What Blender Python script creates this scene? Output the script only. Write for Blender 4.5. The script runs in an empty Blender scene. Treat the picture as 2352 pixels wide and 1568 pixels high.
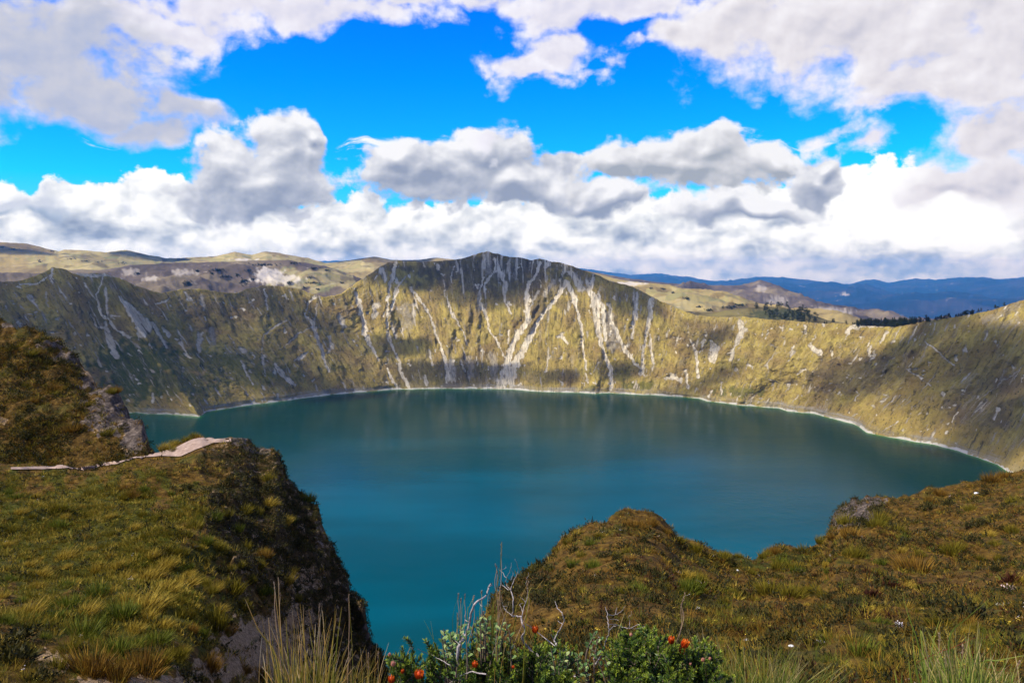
import bpy, math, random
import numpy as np
from mathutils import Vector, Matrix
from mathutils.bvhtree import BVHTree

sc = bpy.context.scene
COL = sc.collection
R = math.radians
H = 360.0            # eye height above the lake, metres
F = 1900.0           # focal length in the units the outlines below are noted in
CX, CY, VH = 1176.0, 784.0, 610.0
PITCH = math.atan((CY - VH) / F)
CP, SP = math.cos(PITCH), math.sin(PITCH)

# ------------------------------------------------------------------ angles and noise
def ang(u, v):
    """image outline note -> (azimuth, tangent of elevation) as seen from the viewpoint"""
    u = np.asarray(u, float); v = np.asarray(v, float)
    a = (u - CX) / F; b = -(v - CY) / F
    y = CP + SP * b; z = -SP + CP * b
    return np.arctan2(a, y), z / np.hypot(a, y)

def proj(x, y, z):
    z = z - H
    yc = y * SP + z * CP; zc = y * CP - z * SP
    zc = np.maximum(zc, 1e-3)
    return CX + F * x / zc, CY - F * yc / zc

def pt(u, v, d):
    az, e = ang(u, v)
    return Vector((d * math.sin(az), d * math.cos(az), H + e * d))

def line(pts):
    """outline [(u,v),...] -> function azimuth -> tan elevation"""
    p = np.array(pts, float); az, e = ang(p[:, 0], p[:, 1])
    o = np.argsort(az, kind='stable')
    return lambda t: np.interp(t, az[o], e[o])

def uline(pts):
    p = np.array(pts, float)
    return lambda u: np.interp(u, p[:, 0], p[:, 1])

def _hash(ix, iy, s):
    h = (ix.astype(np.int64) * 374761393 + iy.astype(np.int64) * 668265263 + s * 1274126177) & 0xffffffff
    h = ((h ^ (h >> 13)) * 1274126177) & 0xffffffff
    h = (h ^ (h >> 16)) & 0xffffffff
    return h
def noise(x, y, s=0):
    x = np.asarray(x, float); y = np.asarray(y, float)
    ix = np.floor(x); iy = np.floor(y); fx = x - ix; fy = y - iy
    ux = fx * fx * fx * (fx * (fx * 6 - 15) + 10); uy = fy * fy * fy * (fy * (fy * 6 - 15) + 10)
    def g(dx, dy):
        a = _hash(ix + dx, iy + dy, s) / 4294967296.0 * 2 * math.pi
        return np.cos(a) * (fx - dx) + np.sin(a) * (fy - dy)
    return ((g(0, 0) * (1 - ux) + g(1, 0) * ux) * (1 - uy) + (g(0, 1) * (1 - ux) + g(1, 1) * ux) * uy) * 1.5
def fbm(x, y, o=5, s=0, gain=.5):
    r = 0; a = 1; t = 0
    for i in range(o):
        r = r + a * noise(x * 2 ** i + 17.3 * i, y * 2 ** i - 9.1 * i, s + i); t += a; a *= gain
    return r / t
def ridged(x, y, o=5, s=0, gain=.5):
    r = 0; a = 1; t = 0
    for i in range(o):
        r = r + a * (1 - 2 * np.abs(noise(x * 2 ** i + 5.7 * i, y * 2 ** i + 3.1 * i, s + i))); t += a; a *= gain
    return r / t
def sstep(a, b, x):
    t = np.clip((x - a) / (b - a), 0, 1); return t * t * (3 - 2 * t)

# ------------------------------------------------------------------ node helper
class NT:
    def __init__(s, tree):
        s.t = tree; s.t.nodes.clear()
    def new(s, kind, **kw):
        n = s.t.nodes.new(kind)
        for k, v in kw.items(): setattr(n, k, v)
        return n
    def put(s, sock, v):
        if v is None: return
        if isinstance(v, bpy.types.NodeSocket): s.t.links.new(v, sock)
        elif isinstance(v, (tuple, list)) and len(v) == 3 and sock.type == 'RGBA': sock.default_value = (*v, 1)
        else: sock.default_value = v
    def m(s, op, a, b=None, c=None, clamp=False):
        n = s.new('ShaderNodeMath', operation=op, use_clamp=clamp)
        s.put(n.inputs[0], a); s.put(n.inputs[1], b); s.put(n.inputs[2], c)
        return n.outputs[0]
    def v(s, op, a, b=None, c=None):
        n = s.new('ShaderNodeVectorMath', operation=op)
        s.put(n.inputs[0], a); s.put(n.inputs[1], b)
        if c is not None: s.put(n.inputs[3 if op == 'SCALE' else 2], c)
        return n.outputs['Value' if op in ('LENGTH', 'DOT_PRODUCT', 'DISTANCE') else 0]
    def xyz(s, x, y, z):
        n = s.new('ShaderNodeCombineXYZ'); s.put(n.inputs[0], x); s.put(n.inputs[1], y); s.put(n.inputs[2], z); return n.outputs[0]
    def sep(s, a):
        n = s.new('ShaderNodeSeparateXYZ'); s.put(n.inputs[0], a); return n.outputs
    def noise(s, vec, scale, detail=4, rough=.55, dist=0, kind='FBM', col=False, lac=2.0):
        n = s.new('ShaderNodeTexNoise', noise_type=kind); s.put(n.inputs['Vector'], vec)
        n.inputs['Scale'].default_value = scale; n.inputs['Detail'].default_value = detail
        n.inputs['Roughness'].default_value = rough; n.inputs['Distortion'].default_value = dist
        n.inputs['Lacunarity'].default_value = lac
        return n.outputs[1 if col else 0]
    def voro(s, vec, scale, feature='F1', out='Distance', rnd=1.0):
        n = s.new('ShaderNodeTexVoronoi', feature=feature); s.put(n.inputs['Vector'], vec)
        n.inputs['Scale'].default_value = scale; n.inputs['Randomness'].default_value = rnd
        return n.outputs[out]
    def rng(s, x, a, b, c=0.0, d=1.0, smooth=True):
        n = s.new('ShaderNodeMapRange', interpolation_type='SMOOTHSTEP' if smooth else 'LINEAR')
        s.put(n.inputs[0], x)
        for i, q in enumerate((a, b, c, d)): s.put(n.inputs[i + 1], q)
        return n.outputs[0]
    def mix(s, f, a, b, mode='MIX'):
        n = s.new('ShaderNodeMix', data_type='RGBA', blend_type=mode)
        s.put(n.inputs[0], f); s.put(n.inputs[6], a); s.put(n.inputs[7], b); return n.outputs[2]
    def attr(s, name, out='Fac'):
        n = s.new('ShaderNodeAttribute'); n.attribute_name = name; return n.outputs[out]
    def ramp(s, f, stops):
        n = s.new('ShaderNodeValToRGB'); s.put(n.inputs[0], f); e = n.color_ramp.elements
        while len(e) < len(stops): e.new(0.5)
        for q, (p, c) in zip(e, stops): q.position = p; q.color = (*c, 1)
        return n.outputs[0]
    def bump(s, h, strength, dist, normal=None):
        n = s.new('ShaderNodeBump'); s.put(n.inputs['Height'], h); n.inputs['Strength'].default_value = strength
        n.inputs['Distance'].default_value = dist; s.put(n.inputs['Normal'], normal); return n.outputs[0]

def material(name):
    m = bpy.data.materials.new(name); m.use_nodes = True
    t = NT(m.node_tree); out = t.new('ShaderNodeOutputMaterial'); b = t.new('ShaderNodeBsdfPrincipled')
    t.t.links.new(b.outputs[0], out.inputs[0])
    return m, t, b, out

# ------------------------------------------------------------------ objects
def mesh_np(name, verts, faces, mats=(), smooth=True, attrs=None, fmat=None):
    """verts n x 3, faces m x k (k = 3 or 4) numpy -> mesh"""
    me = bpy.data.meshes.new(name)
    verts = np.asarray(verts, np.float32); faces = np.asarray(faces, np.int32)
    k = faces.shape[1]
    me.vertices.add(len(verts)); me.vertices.foreach_set('co', verts.ravel())
    me.loops.add(faces.size); me.loops.foreach_set('vertex_index', faces.ravel())
    me.polygons.add(len(faces)); me.polygons.foreach_set('loop_start', np.arange(0, faces.size, k, dtype=np.int32))
    me.update(calc_edges=True)
    if smooth: me.polygons.foreach_set('use_smooth', np.ones(len(faces), bool))
    if fmat is not None: me.polygons.foreach_set('material_index', np.asarray(fmat, np.int32))
    for m in mats: me.materials.append(m)
    for n, a in (attrs or {}).items():
        a = np.asarray(a, np.float32)
        if a.ndim == 1:
            at = me.attributes.new(n, 'FLOAT', 'POINT'); at.data.foreach_set('value', a)
        else:
            at = me.attributes.new(n, 'FLOAT_COLOR', 'POINT')
            at.data.foreach_set('color', np.concatenate([a, np.ones((len(a), 1))], 1).astype(np.float32).ravel())
    return me
def grid_faces(ni, nj):
    i, j = np.meshgrid(np.arange(ni - 1), np.arange(nj - 1), indexing='ij')
    a = (i * nj + j).ravel()
    return np.stack([a, a + nj, a + nj + 1, a + 1], 1)
def link(name, me, parent=None, loc=None, rot=None, scale=None, **props):
    o = bpy.data.objects.new(name, me); COL.objects.link(o)
    if parent: o.parent = parent
    if loc is not None: o.location = loc
    if rot is not None: o.rotation_euler = rot
    if scale is not None: o.scale = scale if hasattr(scale, '__len__') else (scale,) * 3
    for k, v in props.items(): o[k] = v
    return o

# ------------------------------------------------------------------ camera, light
cam = bpy.data.cameras.new('camera'); cam.sensor_width = 36; cam.lens = 36 * F / 2352
cam.clip_start = .05; cam.clip_end = 200000
co = bpy.data.objects.new('camera', cam); COL.objects.link(co)
co.location = (0, 0, H); co.rotation_euler = (R(90) - PITCH, 0, 0); sc.camera = co

SUN_EL, SUN_AZ = R(44), R(-108)       # azimuth from +Y, clockwise
SUN = Vector((math.cos(SUN_EL) * math.sin(SUN_AZ), math.cos(SUN_EL) * math.cos(SUN_AZ), math.sin(SUN_EL)))
sl = bpy.data.lights.new('sun', 'SUN'); sl.energy = 5.0; sl.angle = R(.5); sl.color = (1, .94, .82)
so = bpy.data.objects.new('sun', sl); COL.objects.link(so)
so.rotation_euler = SUN.to_track_quat('Z', 'Y').to_euler()
sc.view_settings.view_transform = 'Standard'; sc.view_settings.look = 'None'
sc.view_settings.exposure = .5; sc.view_settings.gamma = 1
# ------------------------------------------------------------------ sky and the clouds seen in it (world)
def build_world():
    w = bpy.data.worlds.new('World'); sc.world = w; w.use_nodes = True
    t = NT(w.node_tree)
    out = t.new('ShaderNodeOutputWorld'); bg = t.new('ShaderNodeBackground')
    t.t.links.new(bg.outputs[0], out.inputs[0])
    sky = t.new('ShaderNodeTexSky', sky_type='NISHITA', sun_disc=False)
    sky.sun_elevation = SUN_EL; sky.sun_rotation = SUN_AZ; sky.altitude = 3800
    sky.air_density = 1.0; sky.dust_density = .3; sky.ozone_density = 2.0
    d = t.new('ShaderNodeTexCoord').outputs['Generated']
    x, y, z = t.sep(d)
    az = t.m('ARCTAN2', x, y); hyp = t.m('SQRT', t.m('ADD', t.m('MULTIPLY', x, x), t.m('MULTIPLY', y, y)))
    el = t.m('ARCTAN2', z, hyp)
    S = 1.9
    p = t.xyz(t.m('MULTIPLY', az, S), t.m('MULTIPLY', el, S), 0.0)      # one unit = a thousand outline units
    def P(u, v):
        a, e = ang(u, v); return float(a) * S, math.atan(float(e)) * S
    def n2(vec, scale, detail, rough=.55, col=False):
        n = t.new('ShaderNodeTexNoise', noise_dimensions='2D'); t.put(n.inputs['Vector'], vec)
        n.inputs['Scale'].default_value = scale; n.inputs['Detail'].default_value = detail; n.inputs['Roughness'].default_value = rough
        return n.outputs[1 if col else 0]
    w1 = t.v('SCALE', t.v('SUBTRACT', n2(p, 6, 2, .45, col=True), (.5, .5, .5)), None, .12)
    pw = t.v('ADD', p, w1)
    def union(blobs, q):
        r = None
        for (u, v, ru, rv) in blobs:
            cx, cy = P(u, v); ix, iy = 1000 / ru, 1000 / rv
            l = t.v('LENGTH', t.v('MULTIPLY_ADD', q, (ix, iy, 0), (-cx * ix, -cy * iy, 0)))
            f = t.m('SUBTRACT', 1.0, l)
            r = f if r is None else t.m('SMOOTH_MAX', r, f, .25)
        return r
    st = t.v('MULTIPLY', t.v('ADD', p, t.v('SCALE', w1, None, .2)), (1, 1.3, 1))
    def cell(vec, scale):
        n = t.new('ShaderNodeTexVoronoi', voronoi_dimensions='2D', feature='SMOOTH_F1'); t.put(n.inputs['Vector'], vec)
        n.inputs['Scale'].default_value = scale; n.inputs['Detail'].default_value = 2.0; n.inputs['Roughness'].default_value = .5; n.inputs['Smoothness'].default_value = .35
        return n.outputs['Distance']
    bil = t.m('SUBTRACT', .42, cell(t.v('ADD', st, t.v('SCALE', w1, None, .5)), 17))
    NA = t.m('MULTIPLY_ADD', bil, .20, t.m('SUBTRACT', n2(st, 10, 9, .60), .5))      # billows, shared by every layer
    NS = n2(st, 10, 4.0, .5)
    ND = t.m('SUBTRACT', NS, n2(t.v('ADD', st, (-.010, .020, 0)), 10, 3.0, .5))     # against the same a step towards the sun
    def layer(base, blobs, amt, soft, lit, mid, dark, k=1.5, kn=1.6, thick=.8, bias=.66, deep=.30):
        f0 = union(blobs, pw)
        f = t.m('MULTIPLY_ADD', NA, amt, f0)
        alpha = t.rng(f, -.02, soft)
        if k:
            f1 = union(blobs[:4], t.v('ADD', pw, (-.006, .022, 0)))
            g = t.m('MULTIPLY_ADD', t.m('SUBTRACT', union(blobs[:4], pw), f1), k, bias)
        else: g = bias
        sh = t.m('MULTIPLY_ADD', ND, kn, g)
        sh = t.m('SUBTRACT', sh, t.m('MULTIPLY', t.rng(f0, 0, thick), deep))
        c = t.ramp(sh, [(0, dark), (.5, mid), (1, lit)])
        return t.mix(alpha, base, c)
    # clear sky
    nb = t.v('SCALE', sky.outputs[0], None, .115)
    up = t.rng(t.m('MULTIPLY', el, S), .0, .62, smooth=False)
    tint = t.ramp(up, [(0, (.55, 1.0, 1.35)), (.3, (.05, 1.32, 2.2)), (.65, (.0, 1.14, 2.6)), (1, (.0, .90, 2.7))])
    col = t.mix(1.0, nb, tint, 'MULTIPLY')
    # thin wisps
    wn = n2(t.v('MULTIPLY', pw, (1, 4, 1)), 9, 6, .62)
    col = t.mix(t.m('MULTIPLY', t.rng(wn, .50, .68), t.rng(union([(880, 345, 120, 30), (1640, 300, 110, 24), (1880, 312, 90, 12), (210, 320, 60, 12), (1720, 320, 70, 16)], pw), 0, .5)), col, (.95, .98, 1.0))
    # bright bank along the horizon: top edge as a curve over azimuth
    edge = [(-500, 380), (0, 400), (60, 425), (130, 412), (190, 398), (300, 384), (390, 382), (430, 405), (560, 430), (740, 436), (850, 440), (1000, 455),
            (1150, 440), (1300, 400), (1400, 420), (1640, 430), (1740, 415), (1860, 400), (1930, 375), (1990, 355), (2050, 348), (2130, 372), (2250, 390), (2500, 380), (2900, 380)]
    fc = t.new('ShaderNodeFloatCurve'); t.put(fc.inputs[1], t.rng(t.sep(pw)[0], -1.8, 1.8, smooth=False))
    cm = fc.mapping; cm.clip_min_y = 0; cm.clip_max_y = 1; cv = cm.curves[0]
    pts = [((P(u, v)[0] + 1.8) / 3.6, P(u, v)[1] + .0) for u, v in edge]
    cv.points[0].location = (0, pts[0][1]); cv.points[1].location = (1, pts[-1][1])
    for a, b in pts: cv.points.new(a, b)
    cm.update()
    below = t.m('SUBTRACT', fc.outputs[0], t.sep(p)[1])
    fb = t.m('MULTIPLY_ADD', NA, .10, below)
    big = n2(t.v('MULTIPLY', p, (1, 2.8, 1)), 4.0, 4, .55)
    py = t.sep(p)[1]
    sh = t.m('MULTIPLY_ADD', ND, 2.0, 1.0)
    sh = t.m('SUBTRACT', sh, t.m('MULTIPLY', t.rng(below, .01, .14), t.rng(big, .42, .72, .0, .58)))
    sh = t.m('SUBTRACT', sh, t.m('MULTIPLY', t.rng(NA, -.02, .16), t.rng(below, .02, .13, .0, .34)))
    sh = t.m('SUBTRACT', sh, t.rng(py, .09, .0, 0, .10))
    sh = t.m('MULTIPLY_ADD', bil, .28, sh)
    glow = t.rng(t.v('LENGTH', t.v('MULTIPLY_ADD', p, (2.6, 6.5, 0), (-P(2130, 440)[0] * 2.6, -P(2130, 440)[1] * 6.5, 0))), 1.0, .2)
    sh = t.m('MULTIPLY_ADD', glow, .6, sh)
    bank = t.ramp(sh, [(0, (.30, .36, .48)), (.4, (.56, .61, .70)), (.72, (.86, .88, .91)), (1, (1.1, 1.1, 1.1))])
    col = t.mix(t.rng(fb, 0, .013), col, bank)
    # grey middle cumulus
    G = dict(lit=(.95, .95, .98), mid=(.54, .57, .66), dark=(.31, .36, .48))
    col = layer(col, [(1400, 455, 150, 42), (1700, 480, 180, 38), (1250, 425, 130, 60)], 1.2, .40, **G)
    col = layer(col, [(590, 420, 185, 105), (640, 350, 100, 90), (690, 310, 44, 46), (535, 385, 120, 75), (480, 440, 80, 55)], 1.0, .24, **G)
    col = layer(col, [(1010, 400, 225, 92), (1120, 350, 110, 60), (930, 375, 100, 60), (1180, 420, 120, 56), (1260, 375, 80, 45)], 1.0, .24, **G)
    col = layer(col, [(1560, 385, 300, 78), (1650, 345, 140, 66), (1400, 390, 110, 50), (1780, 365, 90, 45)], 1.0, .24,
                lit=(.92, .92, .95), mid=(.64, .65, .70), dark=(.38, .42, .49))
    col = layer(col, [(1875, 405, 86, 70), (1905, 375, 48, 32)], 1.0, .24, **G)
    col = layer(col, [(40, 470, 90, 30), (115, 478, 44, 34), (315, 482, 44, 24)], 2.2, .7, lit=(.66, .70, .80), mid=(.44, .52, .66), dark=(.30, .38, .53))
    # high sheets and the big clouds of the upper sky
    T = dict(lit=(.97, .96, 1.03), mid=(.80, .78, .88), dark=(.58, .60, .78))
    col = layer(col, [(600, 22, 570, 50), (330, 45, 310, 66), (1010, 0, 330, 40), (1280, 15, 130, 66), (1290, 95, 100, 66), (1240, 135, 130, 46),
                      (1450, 10, 240, 44)], 1.3, .5, k=0, kn=1.3, bias=.8, **T)
    col = layer(col, [(130, 100, 310, 160), (190, 220, 220, 90), (-80, 200, 160, 120), (400, 262, 170, 44), (330, 300, 150, 40)], 1.1, .6, k=.4, kn=1.3, bias=.82, deep=.6,
                lit=(.92, .91, .98), mid=(.61, .62, .71), dark=(.46, .51, .68))
    col = layer(col, [(1960, 60, 430, 150), (1700, 60, 200, 100), (2150, 170, 265, 90), (2330, 60, 300, 180), (1560, 80, 110, 50),
                      (2320, 290, 190, 90), (2330, 405, 270, 80), (2200, 435, 170, 26), (2500, 250, 200, 300)], 1.0, .5, k=.45, kn=1.2, bias=.85, deep=.45, thick=1.1,
                lit=(.97, .95, .99), mid=(.78, .75, .80), dark=(.54, .54, .64))
    col = layer(col, [(1330, 172, 90, 30), (1245, 192, 100, 24), (1185, 160, 60, 36), (1405, 142, 44, 36), (1475, 100, 100, 26), (1930, 298, 90, 26), (2000, 335, 60, 36), (2030, 245, 90, 34), (1140, 320, 60, 44)], 3.4, 1.2, k=0, kn=1.2, bias=.85, **T)
    # unseen broken cloud behind and above the viewpoint, added to whiten the ambient light
    rest = t.m('MAXIMUM', t.rng(t.v('LENGTH', t.v('MULTIPLY', p, (.8, 0, 0))), 1.0, 1.3), t.rng(py, .72, .95))
    cov = t.m('MULTIPLY', rest, t.rng(NA, -.10, .06))
    col = t.mix(cov, col, t.ramp(NS, [(.3, (.62, .62, .66)), (.7, (.98, .96, .95))]))
    # below the horizon: dull earth tone so the light from beneath stays plausible
    col = t.mix(t.rng(el, -.03, -.06), col, (.10, .10, .07))
    w.cycles.sampling_method = 'NONE'
    t.put(bg.inputs[0], col); bg.inputs[1].default_value = .72
build_world()
# ------------------------------------------------------------------ painting helpers: marks traced on a slope, kept as per-vertex data
def seg_dist(U, V, pts):
    """distance to a polyline of (u, v, width) minus its local half width, positive inside (in half widths)"""
    best = np.full(U.shape, -9.0)
    for (a, b) in zip(pts[:-1], pts[1:]):
        ax, ay, aw = a; bx, by, bw = b
        m = (U > min(ax, bx) - 60) & (U < max(ax, bx) + 60) & (V > min(ay, by) - 60) & (V < max(ay, by) + 60)
        if not m.any(): continue
        u = U[m]; v = V[m]; dx, dy = bx - ax, by - ay; L = dx * dx + dy * dy + 1e-9
        t = np.clip(((u - ax) * dx + (v - ay) * dy) / L, 0, 1)
        d = np.hypot(u - ax - t * dx, v - ay - t * dy); w = (aw + (bw - aw) * t) / 2
        best[m] = np.maximum(best[m], 1 - d / w)
    return best
def strokes(U, V, sets, jitter=3.0, fine=14.0):
    Uj = U + jitter * fbm(U / fine, V / fine, 4, 71) * 1.6; Vj = V + jitter * fbm(U / fine, V / fine, 4, 83) * 1.6
    val = np.zeros(U.shape); n = fbm(U / 7, V / 16, 4, 5)
    for (ox, oy, k, lst) in sets:
        for st, pts in lst:
            p = [(ox + k * x, oy + k * y, max(w * k * 1.15, 1.8)) for (x, y, w) in pts]
            if len(p) == 1: p = p * 2; p[1] = (p[1][0] + 1, p[1][1] + 1, p[1][2])
            f = seg_dist(Uj, Vj, p)
            val = np.maximum(val, st * sstep(-.25, .55, f + n * .9))
    return val
def ellipses(U, V, lst, nz=.5, fine=30.0):
    val = np.zeros(U.shape); n = fbm(U / fine, V / fine, 5, 31) * nz * 2
    for (x, y, rx, ry, st) in lst:
        f = 1 - np.hypot((U - x) / rx, (V - y) / ry)
        val = np.maximum(val, st * sstep(-.1, .35, f + n))
    return val

def sheet(azs, nodes, subs):
    """nodes: list of (D(azs), Z(azs)); subs: rows between nodes -> arrays D, Z [ni, nj]"""
    Ds, Zs = [], []
    for (n0, n1, k) in zip(nodes[:-1], nodes[1:], subs):
        for q in range(k):
            t = q / k
            Ds.append(n0[0] * (1 - t) + n1[0] * t); Zs.append(n0[1] * (1 - t) + n1[1] * t)
    Ds.append(nodes[-1][0]); Zs.append(nodes[-1][1])
    return np.stack(Ds, 1), np.stack(Zs, 1)
def smooth_rows(A, n, w=1):
    for _ in range(n):
        B = A.copy(); B[:, 1:-1] = (A[:, :-2] + 2 * A[:, 1:-1] + A[:, 2:]) / 4; A = B
    return A

# ------------------------------------------------------------------ crater wall
SHORE = [(-400, 1180), (-150, 1075), (60, 1010), (200, 975), (270, 950), (310, 947), (340, 950), (400, 952), (440, 955), (458, 957), (466, 952), (474, 945), (520, 938),
         (580, 929), (640, 922), (700, 914), (760, 906), (800, 903), (860, 898), (900, 894), (960, 893), (1050, 892), (1150, 893), (1200, 896), (1250, 900), (1320, 901),
         (1370, 904), (1400, 902), (1450, 905), (1500, 907), (1560, 911), (1605, 915), (1625, 921), (1700, 930), (1790, 938), (1810, 944), (1870, 950), (1920, 963), (1960, 973),
         (1975, 981), (1990, 993), (2040, 1003), (2080, 1010), (2150, 1022), (2200, 1035), (2250, 1052), (2290, 1066), (2310, 1080), (2352, 1098), (2500, 1160), (2700, 1270), (2900, 1400)]
RIM = [(-1200, 560), (-600, 600), (-300, 640), (-100, 650), (0, 646), (40, 646), (80, 634), (100, 625), (120, 614), (150, 618), (165, 628), (200, 628), (240, 627), (280, 640),
       (310, 655), (350, 668), (370, 673), (420, 663), (460, 663), (500, 670), (540, 673), (570, 662), (600, 656), (640, 656), (680, 662), (720, 675), (745, 682), (780, 676),
       (810, 655), (840, 635), (870, 615), (890, 603), (910, 599), (960, 601), (1000, 600), (1040, 597), (1060, 594), (1080, 588), (1100, 581), (1120, 577), (1140, 583),
       (1170, 590), (1200, 592), (1222, 598), (1240, 593), (1260, 600), (1275, 601), (1300, 606), (1330, 617), (1370, 630), (1400, 645), (1450, 657), (1480, 672), (1520, 693),
       (1560, 710), (1600, 724), (1660, 728), (1710, 727), (1760, 733), (1800, 735), (1880, 742), (1940, 742), (2000, 748), (2060, 750), (2120, 738), (2200, 727), (2280, 712),
       (2320, 698), (2352, 688), (2450, 662), (2600, 640), (3000, 700), (3600, 760)]
KS = [(-400, -1100), (0, -480), (200, -130), (310, 70), (460, 240), (700, 540), (900, 815), (1150, 1140), (1400, 1430), (1620, 1685), (1870, 2000), (2080, 2270), (2310, 2580), (2500, 2950), (2850, 3550)]
C2 = (748.6, 530.8, .3472); C1 = (0., 530.8, .3472); C3 = (1535.4, 598.9, .3472)
CH2 = [(1, [(465,205,12),(440,300,24),(415,400,14),(410,500,12),(405,600,12),(410,660,8),(440,760,10),(480,850,16),(495,930,22),(530,990,14),(548,1035,14)]),
 (1, [(470,395,26),(445,470,14),(420,560,10)]), (.95, [(200,400,18),(220,480,30),(245,580,26),(265,690,36),(310,780,16),(350,850,10)]), (.75, [(370,250,36),(395,330,22)]),
 (.7, [(400,900,10),(430,970,20),(470,1035,25)]), (.6, [(530,300,14),(460,380,12),(440,450,10)]), (.7, [(560,375,20),(620,450,16),(690,560,14),(720,650,14),(760,760,12),(790,850,18),(810,980,30)]),
 (.55, [(580,490,26),(590,620,18)]), (.33, [(520,520,120),(540,600,130)]), (.8, [(740,225,20),(740,255,16)]), (.6, [(850,230,8),(830,300,16),(835,350,6)]), (.7, [(780,380,8),(810,480,16),(830,540,22),(870,600,8),(920,700,8),(945,760,6)]),
 (.75, [(1135,240,30),(1090,290,14),(1050,360,12),(1060,440,12)]), (.8, [(1045,310,10),(1015,400,12),(1020,480,24),(1060,560,20),(1080,650,12),(1140,740,12),(1180,840,8)]),
 (.65, [(1120,190,20),(1150,260,26),(1185,350,34),(1180,440,18),(1220,540,16)]), (1, [(1420,210,14),(1390,290,18),(1340,350,22),(1325,430,28),(1335,520,26),(1340,590,32),(1270,680,34),(1230,760,34),(1205,850,42),(1190,940,54),(1150,1035,60)]),
 (1, [(1595,335,26),(1540,420,24),(1460,520,20),(1390,620,22),(1350,700,38),(1310,780,46),(1260,850,42),(1235,950,46),(1225,1040,34)]), (.9, [(1570,215,28),(1580,260,16),(1550,320,14),(1550,380,12)]),
 (.8, [(1470,210,34),(1445,240,22)]), (.9, [(1600,350,20),(1640,430,34),(1660,520,18),(1690,640,16),(1690,740,14),(1715,850,10),(1720,940,10),(1730,1000,12)]),
 (1, [(1770,310,18),(1740,400,26),(1785,450,72),(1785,540,44),(1800,640,36),(1820,740,24),(1850,830,20),(1885,920,28),(1890,980,28),(1880,1045,18)]), (.9, [(1830,480,28),(1840,600,26),(1850,720,24)]),
 (.75, [(1870,480,24),(1890,600,18),(1930,690,34),(1975,780,26),(2040,870,22),(2070,900,20)]), (.35, [(1860,560,110),(1900,760,100)]), (.65, [(2060,400,14),(2050,520,38),(2030,660,22),(2025,700,16)]),
 (1, [(2155,455,38),(2145,560,26),(2125,660,18),(2105,760,16),(2095,860,18),(2085,940,26)]), (.6, [(2145,690,14),(2150,800,24),(2165,880,20)]), (1, [(1530,700,20),(1560,690,26),(1600,745,10)]),
 (.6, [(1210,660,16),(1205,740,10)]), (.7, [(650,970,34),(670,1010,30)]), (.45, [(830,860,50),(840,980,50)]), (.35, [(950,840,60),(960,960,50)]), (.35, [(1100,820,60),(1120,960,60)]), (.6, [(1800,870,12),(1770,930,8)]),
 (.5, [(1620,270,50),(1690,380,50)]), (.45, [(1410,390,22),(1370,460,18),(1345,530,12)]), (.4, [(1500,330,40),(1450,420,30)]), (.5, [(2250,970,30),(2340,980,30)]), (.5, [(330,500,60),(320,560,40)]),
 (.4, [(100,570,50),(120,620,40)]), (.35, [(1060,150,60),(1080,260,50)]), (.3, [(1260,200,50),(1250,300,40)]), (.4, [(890,850,14),(920,930,12)]), (.3, [(1650,920,40),(1660,950,30)])]
CH1 = [(.8, [(350,250,14),(340,300,24),(350,340,12)]), (.8, [(130,350,8),(240,350,16),(310,310,10)]), (.9, [(500,275,14),(560,290,16),(640,295,22),(680,285,14),(740,300,10),(820,315,12)]), (.8, [(560,340,16),(570,370,10)]),
 (.75, [(680,300,12),(670,350,12),(640,420,12),(655,500,12),(680,560,16),(715,580,18)]), (.6, [(700,380,30),(705,440,18),(715,560,14)]), (.8, [(790,435,12),(830,480,40),(880,540,64),(930,590,74),(980,620,66),(940,680,66)]), (1, [(910,640,26),(980,610,30)]),
 (.6, [(1010,610,34),(1060,690,22),(1110,770,26)]), (.95, [(1080,640,26),(1120,690,26)]), (.9, [(700,600,20),(715,680,34),(740,760,42),(770,830,40)]), (.7, [(730,600,20),(780,660,20),(860,700,12)]), (.6, [(605,550,10),(640,630,16),(690,640,18)]),
 (.6, [(660,860,28),(670,900,16)]), (.6, [(170,560,12),(190,600,14)]), (.7, [(1040,480,12),(1100,460,10),(1130,430,8)]), (.7, [(1215,400,14),(1250,450,28),(1270,460,20)]), (.4, [(1330,430,36),(1350,520,24)]), (.5, [(1320,690,50),(1320,780,40)]), (.35, [(1400,650,60),(1420,740,40)]),
 (.75, [(1750,380,14),(1765,460,12),(1770,520,8)]), (.8, [(2090,430,20),(2040,470,10),(2020,560,10),(2070,600,26),(2090,680,26),(2130,780,26),(2150,860,18),(2180,930,16)]), (.5, [(2100,480,16),(2090,560,16),(2075,600,16)]), (.55, [(1900,590,10),(1820,630,14),(1745,690,12),(1735,800,10),(1745,870,22),(1760,960,8)]),
 (.45, [(2060,630,12),(1960,690,14),(1880,770,10)]), (.95, [(1590,770,16),(1620,790,28)]), (.75, [(1600,860,16),(1640,950,12),(1680,1015,12)]), (.7, [(1960,850,20),(2010,820,26),(2040,800,12)]), (.85, [(1820,880,22),(1890,970,30),(1950,1020,16)]),
 (.6, [(1015,1080,26),(1010,1130,24)]), (.7, [(1835,1080,14),(1845,1110,14)]), (.6, [(2260,600,34),(2290,630,20)]), (.45, [(2180,700,30),(2200,770,30),(2170,800,24)]), (.6, [(1200,740,24),(1250,830,12)]), (.4, [(1850,470,10),(1860,490,10)]), (.4, [(1940,520,20)]),
 (.4, [(1200,690,14),(1210,780,12)]), (.5, [(1465,905,12),(1465,925,10)]), (.5, [(740,560,20),(790,560,10)]), (.4, [(300,400,20),(320,500,14)])]
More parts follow.
